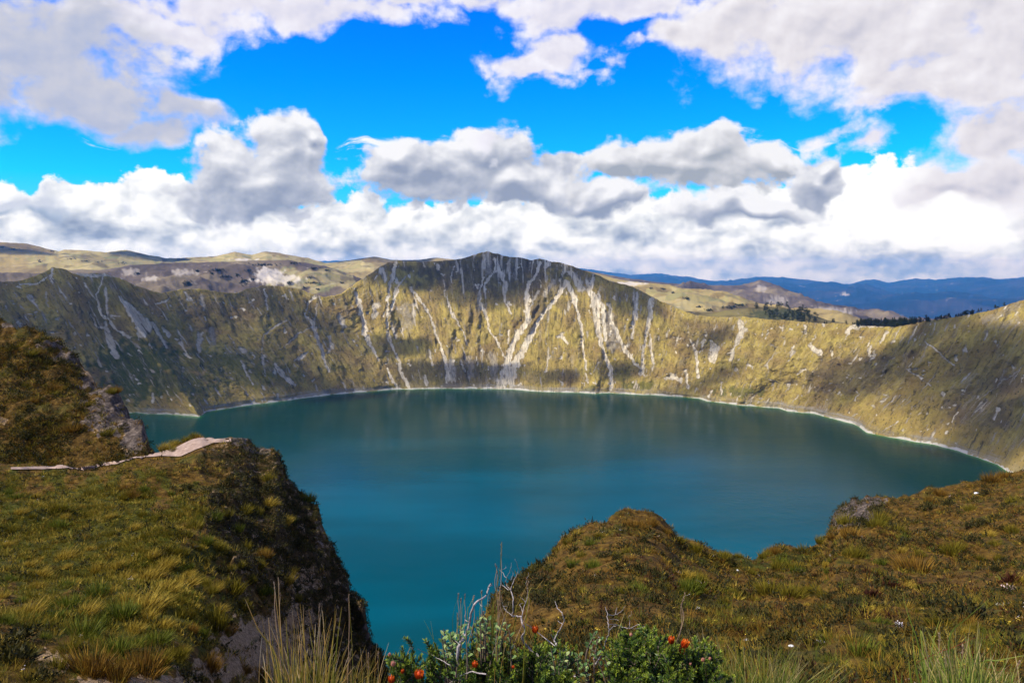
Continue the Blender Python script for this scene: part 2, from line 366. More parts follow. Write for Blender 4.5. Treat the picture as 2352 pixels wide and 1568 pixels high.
CH3 = [(.9, [(140,515,10),(175,590,16),(190,680,16),(190,770,22)]), (.8, [(115,720,16),(125,840,16)]), (1, [(280,530,22),(310,590,56),(290,650,44)]), (.5, [(470,400,34),(490,450,56),(440,560,26),(410,650,34)]),
 (1, [(1180,470,20),(1220,430,26),(1300,430,16),(1420,432,14)]), (.7, [(1200,450,16),(1170,520,10)]), (.9, [(1450,465,12),(1400,535,14)]), (.9, [(1330,565,22),(1330,630,16)]), (.85, [(1700,540,8),(1760,580,10),(1820,635,12),(1890,690,10)]),
 (.85, [(1650,708,8),(1580,720,8),(1610,745,8),(1670,775,16)]), (.6, [(1670,790,6),(1740,820,8)]), (.9, [(850,755,14),(890,720,22)]), (.6, [(940,560,34),(1000,625,18)]), (.8, [(1900,630,18),(1900,655,22)]), (.6, [(1960,590,34)]),
 (.3, [(2090,400,60),(2200,350,60),(2300,300,70)]), (.25, [(2150,440,50),(2330,400,60)]), (.8, [(1810,880,28)]), (.7, [(2180,980,24),(2150,1050,14)]), (.7, [(290,860,14),(265,900,18)]), (.6, [(350,800,10),(350,880,16)]), (.6, [(1080,640,14),(1075,600,14)]),
 (.5, [(1350,960,24)]), (.5, [(1200,780,16)]), (.4, [(2330,720,10),(2200,800,8),(2050,920,6)]), (.5, [(1610,960,8),(1600,1010,10)]), (.5, [(1410,1130,8),(1520,1060,8)]), (.6, [(900,430,20),(910,480,16)]), (.5, [(1020,420,30)]), (.5, [(740,440,20)]),
 (.6, [(660,460,12),(640,520,10)]), (.5, [(540,690,16)]), (.6, [(1130,870,18)]), (.6, [(1240,868,18)]), (.6, [(1440,890,14)]), (.5, [(790,815,24)]), (.7, [(1000,600,34)]), (.6, [(440,720,30)]), (.5, [(520,690,20),(560,700,16)]), (.6, [(20,760,40),(80,790,30)]), (.5, [(650,680,12),(660,740,10)])]
CHUTES = [(*C2, CH2), (*C1, CH1), (*C3, CH3)]

def build_wall():
    us = np.linspace(-400, 2850, 1500)
    shp = np.array(SHORE, float)
    vs = np.interp(us, shp[:, 0], shp[:, 1]) + fbm(us / 40, us * 0, 4, 3) * 1.6
    ths, es = ang(us, vs); Ds = -H / es
    ks = np.array(KS, float); ur = np.interp(us, ks[:, 0], ks[:, 1])
    for _ in range(20): ur[1:-1] = (ur[:-2] + ur[1:-1] * 2 + ur[2:]) / 4
    rp = np.array(RIM, float)
    vr = np.interp(ur, rp[:, 0], rp[:, 1])
    thr, er = ang(ur, vr + fbm(ur / 16, ur * 0, 4, 9) * 2.2)
    dth = thr - ths; Dr = Ds + 400
    slope = np.interp(us, [0, 900, 1100, 1300, 2000, 2500], [.84, .84, .88, .88, .76, .70])
    for _ in range(30):
        W = np.maximum((H + er * Dr) / slope, 30)
        Dr = Ds * np.cos(dth) + np.sqrt(np.maximum(W * W - (Ds * np.sin(dth)) ** 2, 100.))
    zr = H + er * Dr
    Sx, Sy = Ds * np.sin(ths), Ds * np.cos(ths); Rx, Ry = Dr * np.sin(thr), Dr * np.cos(thr)
    s = np.concatenate([[0], np.cumsum(np.hypot(np.diff(Sx), np.diff(Sy)))])
    nt = 300; t = np.concatenate([[-.12, -.06, -.02], np.linspace(0, 1, nt), [1.02, 1.06, 1.12, 1.2, 1.35, 1.6, 2.0, 2.6]])
    T, S = np.meshgrid(t, s); Tc = np.clip(T, 0, 1)
    X = Sx[:, None] + (Rx - Sx)[:, None] * T; Y = Sy[:, None] + (Ry - Sy)[:, None] * T
    f = .80 * Tc + .20 * Tc ** 2.2
    Z = zr[:, None] * f
    Z = np.where(T < 0, T * 260, Z); Z = np.where(T > 1, zr[:, None] - (T - 1) ** .8 * 150, Z)
    nx, ny = (Sx - Rx), (Sy - Ry); l = np.hypot(nx, ny); nx /= l; ny /= l
    env = np.sin(np.pi * np.clip(Tc * .93 + .02, 0, 1)) ** .7 * (T < 1.0) * sstep(0, .06, Tc)
    Sw = S + 45 * fbm(S / 260, T * 1.6, 3, 41)
    g = 40 * (ridged(Sw / 330, T * .9 + 3, 2, 11) - .3) + 27 * (ridged(Sw / 120, T * 1.3, 3, 12) - .3) + 11 * (ridged(Sw / 46, T * 2.4, 3, 13) - .3) + 6 * fbm(Sw / 14, T * 18, 4, 14) + 4.5 * (ridged(S / 17, T * 7, 3, 17) - .3)
    g *= env
    X = X + nx[:, None] * g; Y = Y + ny[:, None] * g
    rough = fbm(S / 26, T * 14, 4, 15) * 6 + fbm(S / 8, T * 44, 3, 16) * 3.4
    Z = Z + rough * sstep(0.01, .1, Tc) * (1 - .75 * sstep(.96, 1, Tc))
    Z += np.where((Tc > 0) & (Tc < .06), 1.0 * fbm(S / 30, T * 60, 3, 19), 0)
    U, V = proj(X, Y, Z)
    rock = strokes(U, V, CHUTES)
    hi = sstep(.7, 1, Tc) * np.exp(-((us - 1180) / 190.) ** 2)[:, None]
    rock = np.maximum(rock, .50 * sstep(.18, .50, fbm(S / 11, T * 5, 5, 22) + .25 * hi + .12 * (fbm(S / 120, T * 2, 2, 23))) )
    rock = np.maximum(rock, .9 * sstep(.34, .52, fbm(S / 16, T * 16, 4, 24) + .10 * fbm(S / 150, T * 2, 2, 27)))
    rock *= (T <= 1.03)
    # carve the chutes a little into the slope
    cut = rock * 6.0 * env
    X -= nx[:, None] * cut; Y -= ny[:, None] * cut
    green = ellipses(U, V, [(310, 830, 100, 56, 1), (300, 880, 80, 50, 1), (400, 880, 110, 34, .8), (470, 830, 130, 34, .7), (560, 860, 120, 30, .5), (225, 700, 25, 60, .4), (400, 760, 30, 60, .35), (640, 790, 30, 60, .35), (1700, 900, 60, 12, .7), (1350, 900, 20, 14, .6), (1470, 885, 40, 12, .7), (1420, 860, 30, 16, .5)], .6, 16)
    gold = ellipses(U, V, [(2000, 960, 150, 26, .8), (2100, 930, 60, 60, .8), (2180, 1000, 140, 30, .8), (2300, 1050, 90, 30, .9), (500, 915, 170, 16, .6), (820, 870, 90, 20, .6), (2140, 850, 60, 50, .5), (2250, 830, 80, 40, .5)], .5, 20)
    cloud_shade = ellipses(U, V, [(1130, 620, 230, 50, .8), (1230, 660, 120, 60, .5), (1000, 860, 190, 40, .5), (560, 700, 150, 70, .4), (250, 720, 110, 90, .35), (1960, 860, 120, 50, .5), (2250, 950, 80, 70, .5), (2300, 880, 70, 70, .4), (1600, 760, 80, 40, .3)], .6, 24)  # cloud shadow on the wall, put into the slope colour as dark brown
    verts = np.stack([X, Y, Z], -1).reshape(-1, 3)
    flow = np.stack([S, T * 440, T], -1).reshape(-1, 3)
    m, t_, b, out = material('crater_slope')
    fl = t_.attr('flow', 'Vector'); rk = t_.attr('rock'); gn = t_.attr('green'); gd = t_.attr('gold'); scn = t_.attr('cloud_shade')
    pos = t_.new('ShaderNodeNewGeometry').outputs['Position']; z = t_.sep(pos)[2]
    n1 = t_.noise(fl, .012, 5, .6); n2 = t_.noise(t_.v('MULTIPLY', fl, (1, .35, 1)), .09, 6, .65); n3 = t_.noise(fl, .4, 4, .7)
    grass = t_.ramp(n2, [(.3, (.10, .072, .012)), (.45, (.25, .180, .034)), (.58, (.46, .345, .082)), (.75, (.27, .21, .030))])
    grass = t_.mix(t_.rng(n1, .35, .65), grass, (.25, .165, .055), 'MIX')
    grass = t_.mix(t_.rng(n1, .3, .75), t_.mix(.35, grass, (.56, .43, .105)), grass)
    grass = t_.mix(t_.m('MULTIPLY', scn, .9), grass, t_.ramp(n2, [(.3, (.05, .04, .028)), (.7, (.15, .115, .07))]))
    grass = t_.mix(t_.m('MULTIPLY', gd, t_.rng(n2, .2, .6, .3, .8)), grass, (.36, .25, .06))
    grass = t_.mix(t_.m('MULTIPLY', gn, t_.rng(n3, .25, .6, .35, 1)), grass, t_.ramp(n3, [(.35, (.028, .050, .006)), (.7, (.11, .135, .02))]))
    bush = t_.rng(t_.voro(fl, .16), .28, .12)
    grass = t_.mix(t_.m('MULTIPLY', bush, t_.rng(n1, .35, .6, .35, .9)), grass, (.035, .042, .012))
    pale = t_.ramp(t_.noise(t_.v('MULTIPLY', fl, (1, .25, 1)), .14, 6, .7), [(.3, (.34, .27, .17)), (.5, (.66, .56, .38)), (.7, (.88, .79, .58))])
    dk = t_.ramp(n3, [(.3, (.13, .10, .060)), (.7, (.38, .31, .20))])
    rkc = t_.mix(t_.rng(rk, .22, .62), dk, pale)
    edge = t_.m('ADD', rk, t_.m('MULTIPLY', t_.m('SUBTRACT', n3, .5), .7))
    col = t_.mix(t_.rng(edge, .12, .42), grass, rkc)
    stn = t_.noise(t_.v('MULTIPLY', fl, (1, .11, 1)), .11, 7, .72)
    gate = t_.rng(t_.noise(fl, .009, 4, .6), .40, .60)
    col = t_.mix(t_.m('MULTIPLY', t_.rng(stn, .53, .60), t_.m('MULTIPLY_ADD', gate, .50, .04)), col, t_.mix(t_.rng(n3, .35, .65), (.20, .155, .095), (.54, .45, .29)))
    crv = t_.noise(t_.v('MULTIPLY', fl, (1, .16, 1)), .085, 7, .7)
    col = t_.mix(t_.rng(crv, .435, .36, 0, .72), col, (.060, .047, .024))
    spk = t_.noise(t_.v('MULTIPLY', fl, (1, .5, 1)), .22, 5, .75)
    col = t_.mix(t_.m('MULTIPLY', t_.rng(spk, .665, .70), .75), col, (.46, .41, .33))
    lay = t_.noise(t_.xyz(t_.m('MULTIPLY', t_.sep(fl)[0], .004), t_.m('MULTIPLY', z, .35), 0), 1, 5, .7)
    zj = t_.m('ADD', z, t_.m('MULTIPLY', t_.m('SUBTRACT', t_.noise(fl, .05, 5, .7), .5), 16))
    col = t_.mix(t_.m('MULTIPLY', t_.m('MULTIPLY', t_.rng(zj, 17, 8), t_.rng(t_.noise(fl, .006, 3, .6), .40, .58, .15, 1)), t_.rng(lay, .40, .55, .25, .9)), col, t_.ramp(lay, [(.35, (.16, .14, .11)), (.65, (.42, .39, .33))]))
    zk = t_.m('ADD', t_.m('ADD', z, t_.rng(t_.noise(fl, .018, 3, .6), .35, .62, 4.5, -1.0)), t_.m('MULTIPLY', t_.m('SUBTRACT', t_.noise(fl, .06, 5, .7), .5), 6))
    col = t_.mix(t_.rng(zk, 4.6, 2.6), col, (.62, .57, .47))
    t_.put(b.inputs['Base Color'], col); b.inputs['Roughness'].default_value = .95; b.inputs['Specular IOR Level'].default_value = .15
    hgt = t_.m('ADD', t_.m('MULTIPLY', n2, 11), t_.m('ADD', t_.m('MULTIPLY', n3, 4.0), t_.m('MULTIPLY', bush, 1.5)))
    t_.put(b.inputs['Normal'], t_.bump(hgt, .95, 1.6))
    me = mesh_np('crater_wall', verts, grid_faces(*T.shape)[:, ::-1], [m], attrs=dict(flow=flow, rock=rock.ravel(), green=green.ravel(), gold=gold.ravel(), cloud_shade=cloud_shade.ravel()))
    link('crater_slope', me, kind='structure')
    return dict(us=us, ur=ur, Dr=Dr, thr=thr, zr=zr, ths=ths, Ds=Ds, verts=verts)
WALL = build_wall()

# ------------------------------------------------------------------ hills and far mountains
def hills_sheet(name, mat, u0, u1, n, nodes, subs, amp, scale, seed, drop=700, ripple=1.5, crest=-1):
    az = np.linspace(float(ang(u0, 620)[0]), float(ang(u1, 620)[0]), n)
    nd = []
    for (D, l) in nodes:
        Dd = np.full(n, float(D)) if not callable(D) else D(az)
        e = line(l)(az) + (fbm(az * 160, az * 0, 4, seed + 50) * ripple / F if ripple else 0)
        nd.append((Dd, H + e * Dd))
    D0, Z0 = nd[-1]
    nd.append((D0 * 1.07, Z0 - drop * .35)); nd.append((D0 * 1.25, Z0 - drop))
    D, Z = sheet(az, nd, list(subs) + [6, 4])
    X = D * np.sin(az)[:, None]; Y = D * np.cos(az)[:, None]
    r = np.arange(D.shape[1]); nc = sum(subs)
    env = np.where(r <= nc, np.sin(np.pi * np.clip(r / nc, 0, 1)) ** .6, 0)
    g = (ridged(X / scale, Y / scale, 6, seed) - .25) * amp
    Z = Z + g * env[None, :] 
    U, V = proj(X, Y, Z)
    verts = np.stack([X, Y, Z], -1).reshape(-1, 3)
    return az, X, Y, Z, U, V, verts, D.shape
def hill_mat(name, sc_, tones, woods=True, bumpd=30, fields=True):
    m, t, b, out = material(name)
    pos = t.new('ShaderNodeNewGeometry').outputs['Position']
    p = t.v('SCALE', pos, None, 1.0)
    n1 = t.noise(p, 1 / sc_, 6, .6); n2 = t.noise(p, 5 / sc_, 5, .65)
    c = t.ramp(n1, tones)
    if fields:
        v = t.voro(t.v('MULTIPLY', p, (1, 1.0, .2)), 9 / sc_, 'F1', 'Color')
        fm = t.m('MULTIPLY', t.rng(t.attr('farm'), .2, .8), .55)
        c = t.mix(fm, c, t.ramp(t.sep(v)[0], [(0, (.16, .13, .05)), (.3, (.42, .33, .13)), (.6, (.30, .27, .09)), (.8, (.46, .38, .17)), (1, (.18, .20, .07))]))
    c = t.mix(t.rng(n2, .62, .74, 0, .6), c, (.42, .37, .30))
    c = t.mix(t.m('MULTIPLY', t.attr('pale'), t.rng(n2, .25, .5, .4, .9)), c, (.52, .46, .38))
    c = t.mix(t.attr('dark'), c, (.02, .035, .018))
    t.put(b.inputs['Base Color'], c); b.inputs['Roughness'].default_value = 1; b.inputs['Specular IOR Level'].default_value = .1
    t.put(b.inputs['Normal'], t.bump(t.m('ADD', n1, t.m('MULTIPLY', n2, .3)), .7, bumpd))
    return m
TAN = [(.3, (.05, .04, .022)), (.45, (.16, .115, .045)), (.6, (.32, .24, .085)), (.75, (.13, .115, .045))]
BRN = [(.3, (.035, .027, .02)), (.5, (.10, .075, .055)), (.65, (.18, .14, .08)), (.8, (.14, .115, .05))]
BLU = [(.3, (.003, .008, .012)), (.5, (.008, .014, .02)), (.65, (.030, .028, .035)), (.85, (.012, .016, .018))]  # near-black tones take the place of cloud shadow over the range
left_back = [(-700, 590), (-300, 570), (0, 556), (60, 560), (110, 573), (135, 578), (150, 574), (200, 577), (240, 580), (290, 574), (330, 584), (385, 598), (430, 594), (500, 590), (540, 578), (580, 588),
             (610, 580), (635, 581), (680, 588), (720, 597), (750, 604), (800, 598), (860, 589), (900, 597), (960, 597), (1000, 592), (1040, 596), (1100, 600), (1250, 612)]
left_front = [(-700, 620), (-300, 630), (0, 640), (100, 632), (170, 626), (230, 622), (300, 612), (400, 605), (470, 603), (560, 601), (640, 600), (700, 605), (740, 613), (790, 628), (830, 641), (870, 655), (950, 680), (1100, 700)]
def put_hill(name, mat, res, strokes_dark=(), pale=(), farm=()):
    az, X, Y, Z, U, V, verts, shp = res
    dark = ellipses(U, V, strokes_dark, .35, 6) if strokes_dark else np.zeros(U.shape)
    pl = ellipses(U, V, pale, .5, 10) if pale else np.zeros(U.shape)
    fa = ellipses(U, V, farm, .4, 30) if farm else np.zeros(U.shape)
    me = mesh_np(name, verts, grid_faces(*shp)[:, ::-1], [mat], attrs=dict(dark=dark.ravel(), pale=pl.ravel(), farm=fa.ravel()))
    link(name, me, kind='structure')
    return me
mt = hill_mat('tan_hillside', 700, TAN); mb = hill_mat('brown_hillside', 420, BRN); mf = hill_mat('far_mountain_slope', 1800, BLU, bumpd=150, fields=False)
rnd = random.Random(5)
WOODS = []   # (u, v, half length, half height, distance) of far groves
put_hill('hills', mt, hills_sheet('hills', mt, -700, 1250, 620, [(5600, [(-700, 690), (1250, 690)]), (7000, [(-700, 640), (0, 628), (400, 622), (700, 622), (900, 625), (1250, 640)]), (8600, left_back)], [30, 50], 110, 1500, 61, ripple=1.0),
         farm=[(250, 600, 200, 30, 1), (560, 598, 160, 20, 1), (750, 610, 100, 22, 1)], pale=[(560, 596, 30, 3, 1)])
put_hill('hills', mb, hills_sheet('hills', mb, -700, 1100, 620, [(3400, [(-700, 745), (1100, 745)]), (4100, [(-700, 700), (0, 670), (1100, 690)]), (5000, left_front)], [40, 50], 120, 800, 62, ripple=1.2),
         pale=[(615, 630, 34, 17, 1), (640, 642, 60, 12, .8), (420, 625, 30, 8, .5), (345, 640, 20, 6, .5), (300, 625, 30, 8, .4)], farm=[(720, 640, 120, 30, .8)])
R1 = [(1200, 605), (1300, 610), (1330, 618), (1400, 636), (1450, 648), (1500, 655), (1540, 659), (1600, 667), (1650, 676), (1700, 688), (1740, 699), (1800, 715), (1900, 735), (2100, 760)]
put_hill('hills', mt, hills_sheet('hills', mt, 1200, 2100, 320, [(3300, [(1200, 760), (2100, 790)]), (4300, [(1200, 700), (1560, 705), (2100, 770)]), (5200, R1)], [20, 40], 110, 800, 63, ripple=1.0),
         farm=[(1560, 690, 160, 30, 1)], pale=[(1440, 652, 50, 5, .9)])
R2 = [(1200, 620), (1330, 620), (1400, 632), (1480, 645), (1560, 652), (1640, 655), (1700, 656), (1725, 652), (1745, 646), (1765, 654), (1800, 668), (1850, 690), (1900, 708), (1960, 722), (2050, 735), (2200, 760)]
put_hill('hills', mb, hills_sheet('hills', mb, 1200, 2200, 320, [(6000, [(1200, 740), (2200, 790)]), (7400, [(1200, 690), (2200, 770)]), (9000, R2)], [20, 40], 260, 1300, 64, ripple=1.0),
         pale=[(1750, 662, 16, 8, .4), (1790, 690, 30, 10, .4), (1900, 715, 60, 8, .5)])
M1 = [(600, 600), (1000, 598), (1200, 602), (1330, 616), (1380, 623), (1450, 632), (1520, 629), (1600, 640), (1640, 645), (1700, 643), (1740, 635), (1800, 637), (1870, 645), (1950, 653), (1980, 645), (2010, 641),
      (2040, 650), (2100, 641), (2150, 643), (2200, 640), (2250, 638), (2300, 641), (2352, 636), (2600, 630), (3000, 640), (3400, 650)]
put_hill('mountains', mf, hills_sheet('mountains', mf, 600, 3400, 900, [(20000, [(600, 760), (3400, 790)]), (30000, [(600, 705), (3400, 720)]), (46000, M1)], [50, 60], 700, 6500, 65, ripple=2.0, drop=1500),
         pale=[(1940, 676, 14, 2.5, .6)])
# grassy mound beyond the rim
MD = [(1400, 760), (1500, 735), (1560, 714), (1600, 716), (1640, 718), (1690, 709), (1730, 706), (1770, 704), (1800, 706), (1850, 717), (1900, 735), (1960, 745), (2100, 770)]
mm = hill_mat('grassy_mound', 120, [(.3, (.05, .04, .02)), (.5, (.12, .095, .035)), (.7, (.18, .15, .05))], bumpd=4, fields=False)
MOUND = hills_sheet('hills', mm, 1400, 2100, 260, [(2600, [(1400, 800), (2100, 800)]), (2750, [(1400, 775), (1600, 745), (1750, 742), (2100, 785)]), (2950, MD)], [16, 26], 10, 120, 66, drop=160, ripple=1.0)
put_hill('hills', mm, MOUND, strokes_dark=[(1790, 722, 80, 14, .7)])
# the lowest land, reaching the horizon
m, t, b, out = material('plain')
pos = t.new('ShaderNodeNewGeometry').outputs['Position']
t.put(b.inputs['Base Color'], t.ramp(t.noise(pos, .0006, 6, .6), [(.3, (.05, .045, .03)), (.5, (.14, .11, .06)), (.7, (.20, .16, .08))])); b.inputs['Roughness'].default_value = 1
LOW = -3000.0
me = mesh_np('ground', [(-60000, -60000, LOW), (60000, -60000, LOW), (60000, 60000, LOW), (-60000, 60000, LOW)], [(0, 1, 2, 3)], [m])
link('ground', me, kind='structure')

# ------------------------------------------------------------------ lake
def build_lake():
    n = 900
    th = np.linspace(WALL['ths'][0], WALL['ths'][-1], n)
    Dmax = np.interp(th, WALL['ths'], WALL['Ds']) + 12
    r = np.concatenate([[.08, .14], np.linspace(.2, .97, 60), np.linspace(.972, 1, 30)])
    D = Dmax[:, None] * r[None, :]
    X = D * np.sin(th)[:, None]; Y = D * np.cos(th)[:, None]
    sh = (Dmax[:, None] - 12 - D)
    m, t, b, out = material('lake_water')
    pos = t.new('ShaderNodeNewGeometry').outputs['Position']
    d = t.attr('offshore')
    big = t.noise(t.v('MULTIPLY', pos, (.6, 1.6, 1)), .0035, 4, .55)
    deep = t.mix(t.rng(big, .35, .7), (.0, .047, .056), (.0, .067, .088))
    deep = t.mix(t.rng(d, 1300, 200), deep, (.002, .024, .018))
    mid = t.mix(t.rng(d, 90, 0), deep, (.006, .045, .020))
    col = t.mix(t.rng(d, 26, 0), mid, (.04, .13, .03))
    t.put(b.inputs['Base Color'], col)
    b.inputs['IOR'].default_value = 1.12; b.inputs['Specular IOR Level'].default_value = .30
    wind = t.rng(t.noise(t.v('MULTIPLY', pos, (.5, 1.5, 1)), .004, 4, .6), .4, .65)
    t.put(b.inputs['Roughness'], t.m('MULTIPLY_ADD', wind, .07, .13))
    n1 = t.noise(t.v('MULTIPLY', pos, (.6, 1.2, 1)), .35, 5, .6); n2 = t.noise(pos, .05, 3, .6)
    t.put(b.inputs['Normal'], t.bump(t.m('ADD', t.m('MULTIPLY', n1, .16), t.m('MULTIPLY', n2, .5)), .6, 1.0))
    me = mesh_np('water', np.stack([X, Y, X * 0], -1).reshape(-1, 3), grid_faces(*X.shape)[:, ::-1], [m], attrs=dict(offshore=sh.ravel()))
    link('water', me, kind='structure')
build_lake()

# ------------------------------------------------------------------ near ground
EDGE = [(-700, 1120), (-200, 1085), (25, 1074), (100, 1072), (180, 1066), (250, 1053), (300, 1046), (343, 1042), (370, 1036), (400, 1030), (420, 1020), (450, 1005), (480, 1001), (530, 997), (545, 1000), (560, 1010), (580, 1030),
        (590, 1042), (610, 1040), (628, 1034), (640, 1052), (652, 1085), (656, 1110), (670, 1130), (690, 1155), (710, 1170), (730, 1185), (736, 1200), (748, 1225), (755, 1245), (758, 1270), (770, 1290),
        (785, 1318), (797, 1330), (800, 1355), (804, 1383), (825, 1390), (838, 1400), (843, 1430), (850, 1470), (853, 1490), (870, 1510), (890, 1550), (897, 1580), (915, 1660), (945, 1800), (1010, 1800), (1040, 1700),
        (1062, 1568), (1085, 1500), (1103, 1435), (1120, 1392), (1150, 1362), (1180, 1345), (1210, 1310), (1240, 1290), (1270, 1270), (1290, 1245), (1320, 1225), (1350, 1207), (1380, 1200), (1420, 1192), (1460, 1189),
        (1500, 1194), (1520, 1206), (1540, 1221), (1560, 1242), (1590, 1251), (1610, 1259), (1650, 1274), (1690, 1278), (1730, 1281), (1760, 1275), (1800, 1269), (1850, 1268), (1880, 1253), (1895, 1233), (1905, 1215),
        (1913, 1190), (1930, 1166), (1960, 1151), (2000, 1143), (2060, 1131), (2120, 1122), (2200, 1114), (2250, 1102), (2300, 1090), (2352, 1077), (2500, 1050), (3100, 960)]
def build_near():
    ni = 1150
    uu = np.linspace(-650, 3000, ni); az = ang(uu, 1250)[0]
    def ud(pts):
        a = np.interp(uu, *np.array(pts, float).T)
        for _ in range(120): a[1:-1] = (a[:-2] + 2 * a[1:-1] + a[2:]) / 4
        return a
    ds = ud([(-700, 70), (25, 60), (345, 56), (480, 60), (530, 62), (628, 60), (656, 57), (700, 53), (757, 48), (800, 44), (850, 38), (893, 31), (930, 22), (1000, 15), (1060, 15), (1120, 20), (1210, 26),
             (1350, 34), (1460, 40), (1560, 41), (1700, 43), (1850, 50), (1910, 55), (1950, 60), (2100, 72), (2352, 90), (3000, 130)])
    es = line(EDGE)(az)
    db = ud([(-700, 11), (400, 13), (600, 20), (750, 27), (890, 27), (930, 14), (1000, 7), (1060, 6.2), (1200, 6), (1700, 6), (2352, 7), (3000, 8)])
    vb = ud([(-700, 1595), (860, 1595), (930, 1750), (1000, 1850), (1050, 1720), (1130, 1600), (3000, 1600)])
    eb = ang(uu, vb)[1]
    dm = np.sqrt(db * ds) ; vbs = sstep(0, 1, .62)
    em = es + (eb - es) * .42
    for _ in range(30): em[1:-1] = (em[:-2] + 2 * em[1:-1] + em[2:]) / 4
    o = np.ones(ni)
    z4 = es * ds
    nodes = [(o * .7, o * -1.55), (o * 2.2, o * -1.72), (o * 3.7, o * -2.15), (db, eb * db), (dm, em * dm), (ds * .88, (es + (em - es) * .14) * ds * .88), (ds, z4), (ds + 3, z4 - 4), (ds + 14, z4 - 24), (ds + 60, z4 - 80),
             (ds + 160, z4 - 190), (o * 440 , o * -(H + 12))]
    D, Z = sheet(az, nodes, [8, 8, 60, 110, 80, 50, 5, 8, 10, 8, 8])
    Z = smooth_rows(Z, 2)
    A = az[:, None] + D * 0
    rgh = np.clip(D / 25, .12, 1.3)
    X = D * np.sin(A); Y = D * np.cos(A)
    n = fbm(X / 7, Y / 7, 4, 91) * .9 + fbm(X / 1.6, Y / 1.6, 4, 92) * .22
    # broken rock on the dark flank that faces the lake
    U, V = proj(X, Y, Z + H)
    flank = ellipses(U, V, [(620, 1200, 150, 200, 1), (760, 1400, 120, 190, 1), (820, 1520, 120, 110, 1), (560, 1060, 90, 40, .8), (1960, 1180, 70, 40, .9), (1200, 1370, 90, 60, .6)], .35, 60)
    n = n + flank * (ridged(X / 3.2, Z / 2.2 + Y / 4, 4, 93) * .55)
    cliff = sstep(0, 8, D - ds[:, None]) 
    n = n + cliff * fbm(X / 9, Z / 7, 4, 94) * 3
    Zf = Z + H + n * rgh * sstep(3.5, 9, D)
    R0 = np.stack([X, Y, Zf], -1)
    U, V = proj(X, Y, Zf)
    sand = ellipses(U, V, [(600, 1470, 110, 60, .9), (560, 1530, 130, 40, 1), (680, 1440, 60, 60, .8), (690, 1330, 60, 30, .55), (120, 1520, 46, 28, 1), (330, 1565, 180, 16, 1), (560, 1300, 60, 30, .35), (250, 1290, 60, 20, .35),
                           (640, 1500, 130, 90, .9), (480, 1020, 60, 16, .5), (1420, 1350, 90, 50, .3), (1290, 1450, 120, 40, .3), (700, 1500, 70, 50, .8)], .55, 22)
    sand = np.maximum(sand, flank * .75 * sstep(.05, .35, fbm(U / 16, V / 12, 4, 97)))
    rock = np.maximum(ellipses(U, V, [(1950, 1185, 60, 32, 1), (1990, 1152, 50, 14, .9), (735, 1230, 20, 60, .5), (800, 1360, 18, 40, .5), (850, 1450, 22, 60, .6), (600, 1035, 34, 12, .8), (550, 1012, 22, 14, .8)], .35, 14), cliff * .8)
    lush = ellipses(U, V, [(200, 1250, 330, 170, 1), (280, 1420, 240, 130, 1), (2200, 1500, 260, 120, .5), (1700, 1530, 160, 60, .7), (1620, 1400, 120, 60, .4), (1750, 1290, 200, 30, .5)], .5, 50)
    m, t, b, out = material('near_ground')
    pos = t.new('ShaderNodeNewGeometry').outputs['Position']
    n1 = t.noise(pos, .35, 6, .65); n2 = t.noise(pos, 3.0, 5, .7); n3 = t.noise(pos, 14, 4, .7)
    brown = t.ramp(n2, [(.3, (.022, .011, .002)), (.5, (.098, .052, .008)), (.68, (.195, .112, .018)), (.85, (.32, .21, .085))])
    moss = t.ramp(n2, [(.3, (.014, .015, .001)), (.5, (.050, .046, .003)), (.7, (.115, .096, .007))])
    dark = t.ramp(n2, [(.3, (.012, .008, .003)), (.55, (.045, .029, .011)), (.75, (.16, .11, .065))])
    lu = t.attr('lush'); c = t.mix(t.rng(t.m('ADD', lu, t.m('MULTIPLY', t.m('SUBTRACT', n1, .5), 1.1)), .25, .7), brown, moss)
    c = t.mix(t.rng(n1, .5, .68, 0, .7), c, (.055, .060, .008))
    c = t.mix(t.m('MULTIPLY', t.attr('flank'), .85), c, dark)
    sd = t.m('ADD', t.attr('sand'), t.m('MULTIPLY', t.m('SUBTRACT', n2, .5), .9))
    c = t.mix(t.rng(sd, .42, .62), c, t.ramp(n3, [(.3, (.08, .048, .022)), (.5, (.27, .175, .09)), (.72, (.54, .38, .22))]))
    rd = t.m('ADD', t.attr('rock'), t.m('MULTIPLY', t.m('SUBTRACT', n2, .5), .9))
    c = t.mix(t.rng(rd, .45, .62), c, t.ramp(n2, [(.3, (.025, .018, .013)), (.5, (.085, .064, .05)), (.72, (.26, .20, .155))]))
    c = t.mix(t.rng(n3, .30, .42, .55, 0), c, (.012, .010, .004))
    t.put(b.inputs['Base Color'], c); b.inputs['Roughness'].default_value = .95; b.inputs['Specular IOR Level'].default_value = .1
    t.put(b.inputs['Normal'], t.bump(t.m('ADD', t.m('MULTIPLY', n2, .25), t.m('MULTIPLY', n3, .06)), .9, 1.0))
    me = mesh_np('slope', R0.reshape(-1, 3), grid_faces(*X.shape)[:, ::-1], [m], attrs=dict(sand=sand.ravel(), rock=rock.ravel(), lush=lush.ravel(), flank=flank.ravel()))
    link('slope_ground', me, kind='structure')
    return dict(P=R0, U=U, V=V, lush=lush, flank=flank, sand=sand, rock=rock, rows=(8 + 8, 8 + 8 + 60 + 110 + 80 + 50), mat=m)
NEAR = build_near()

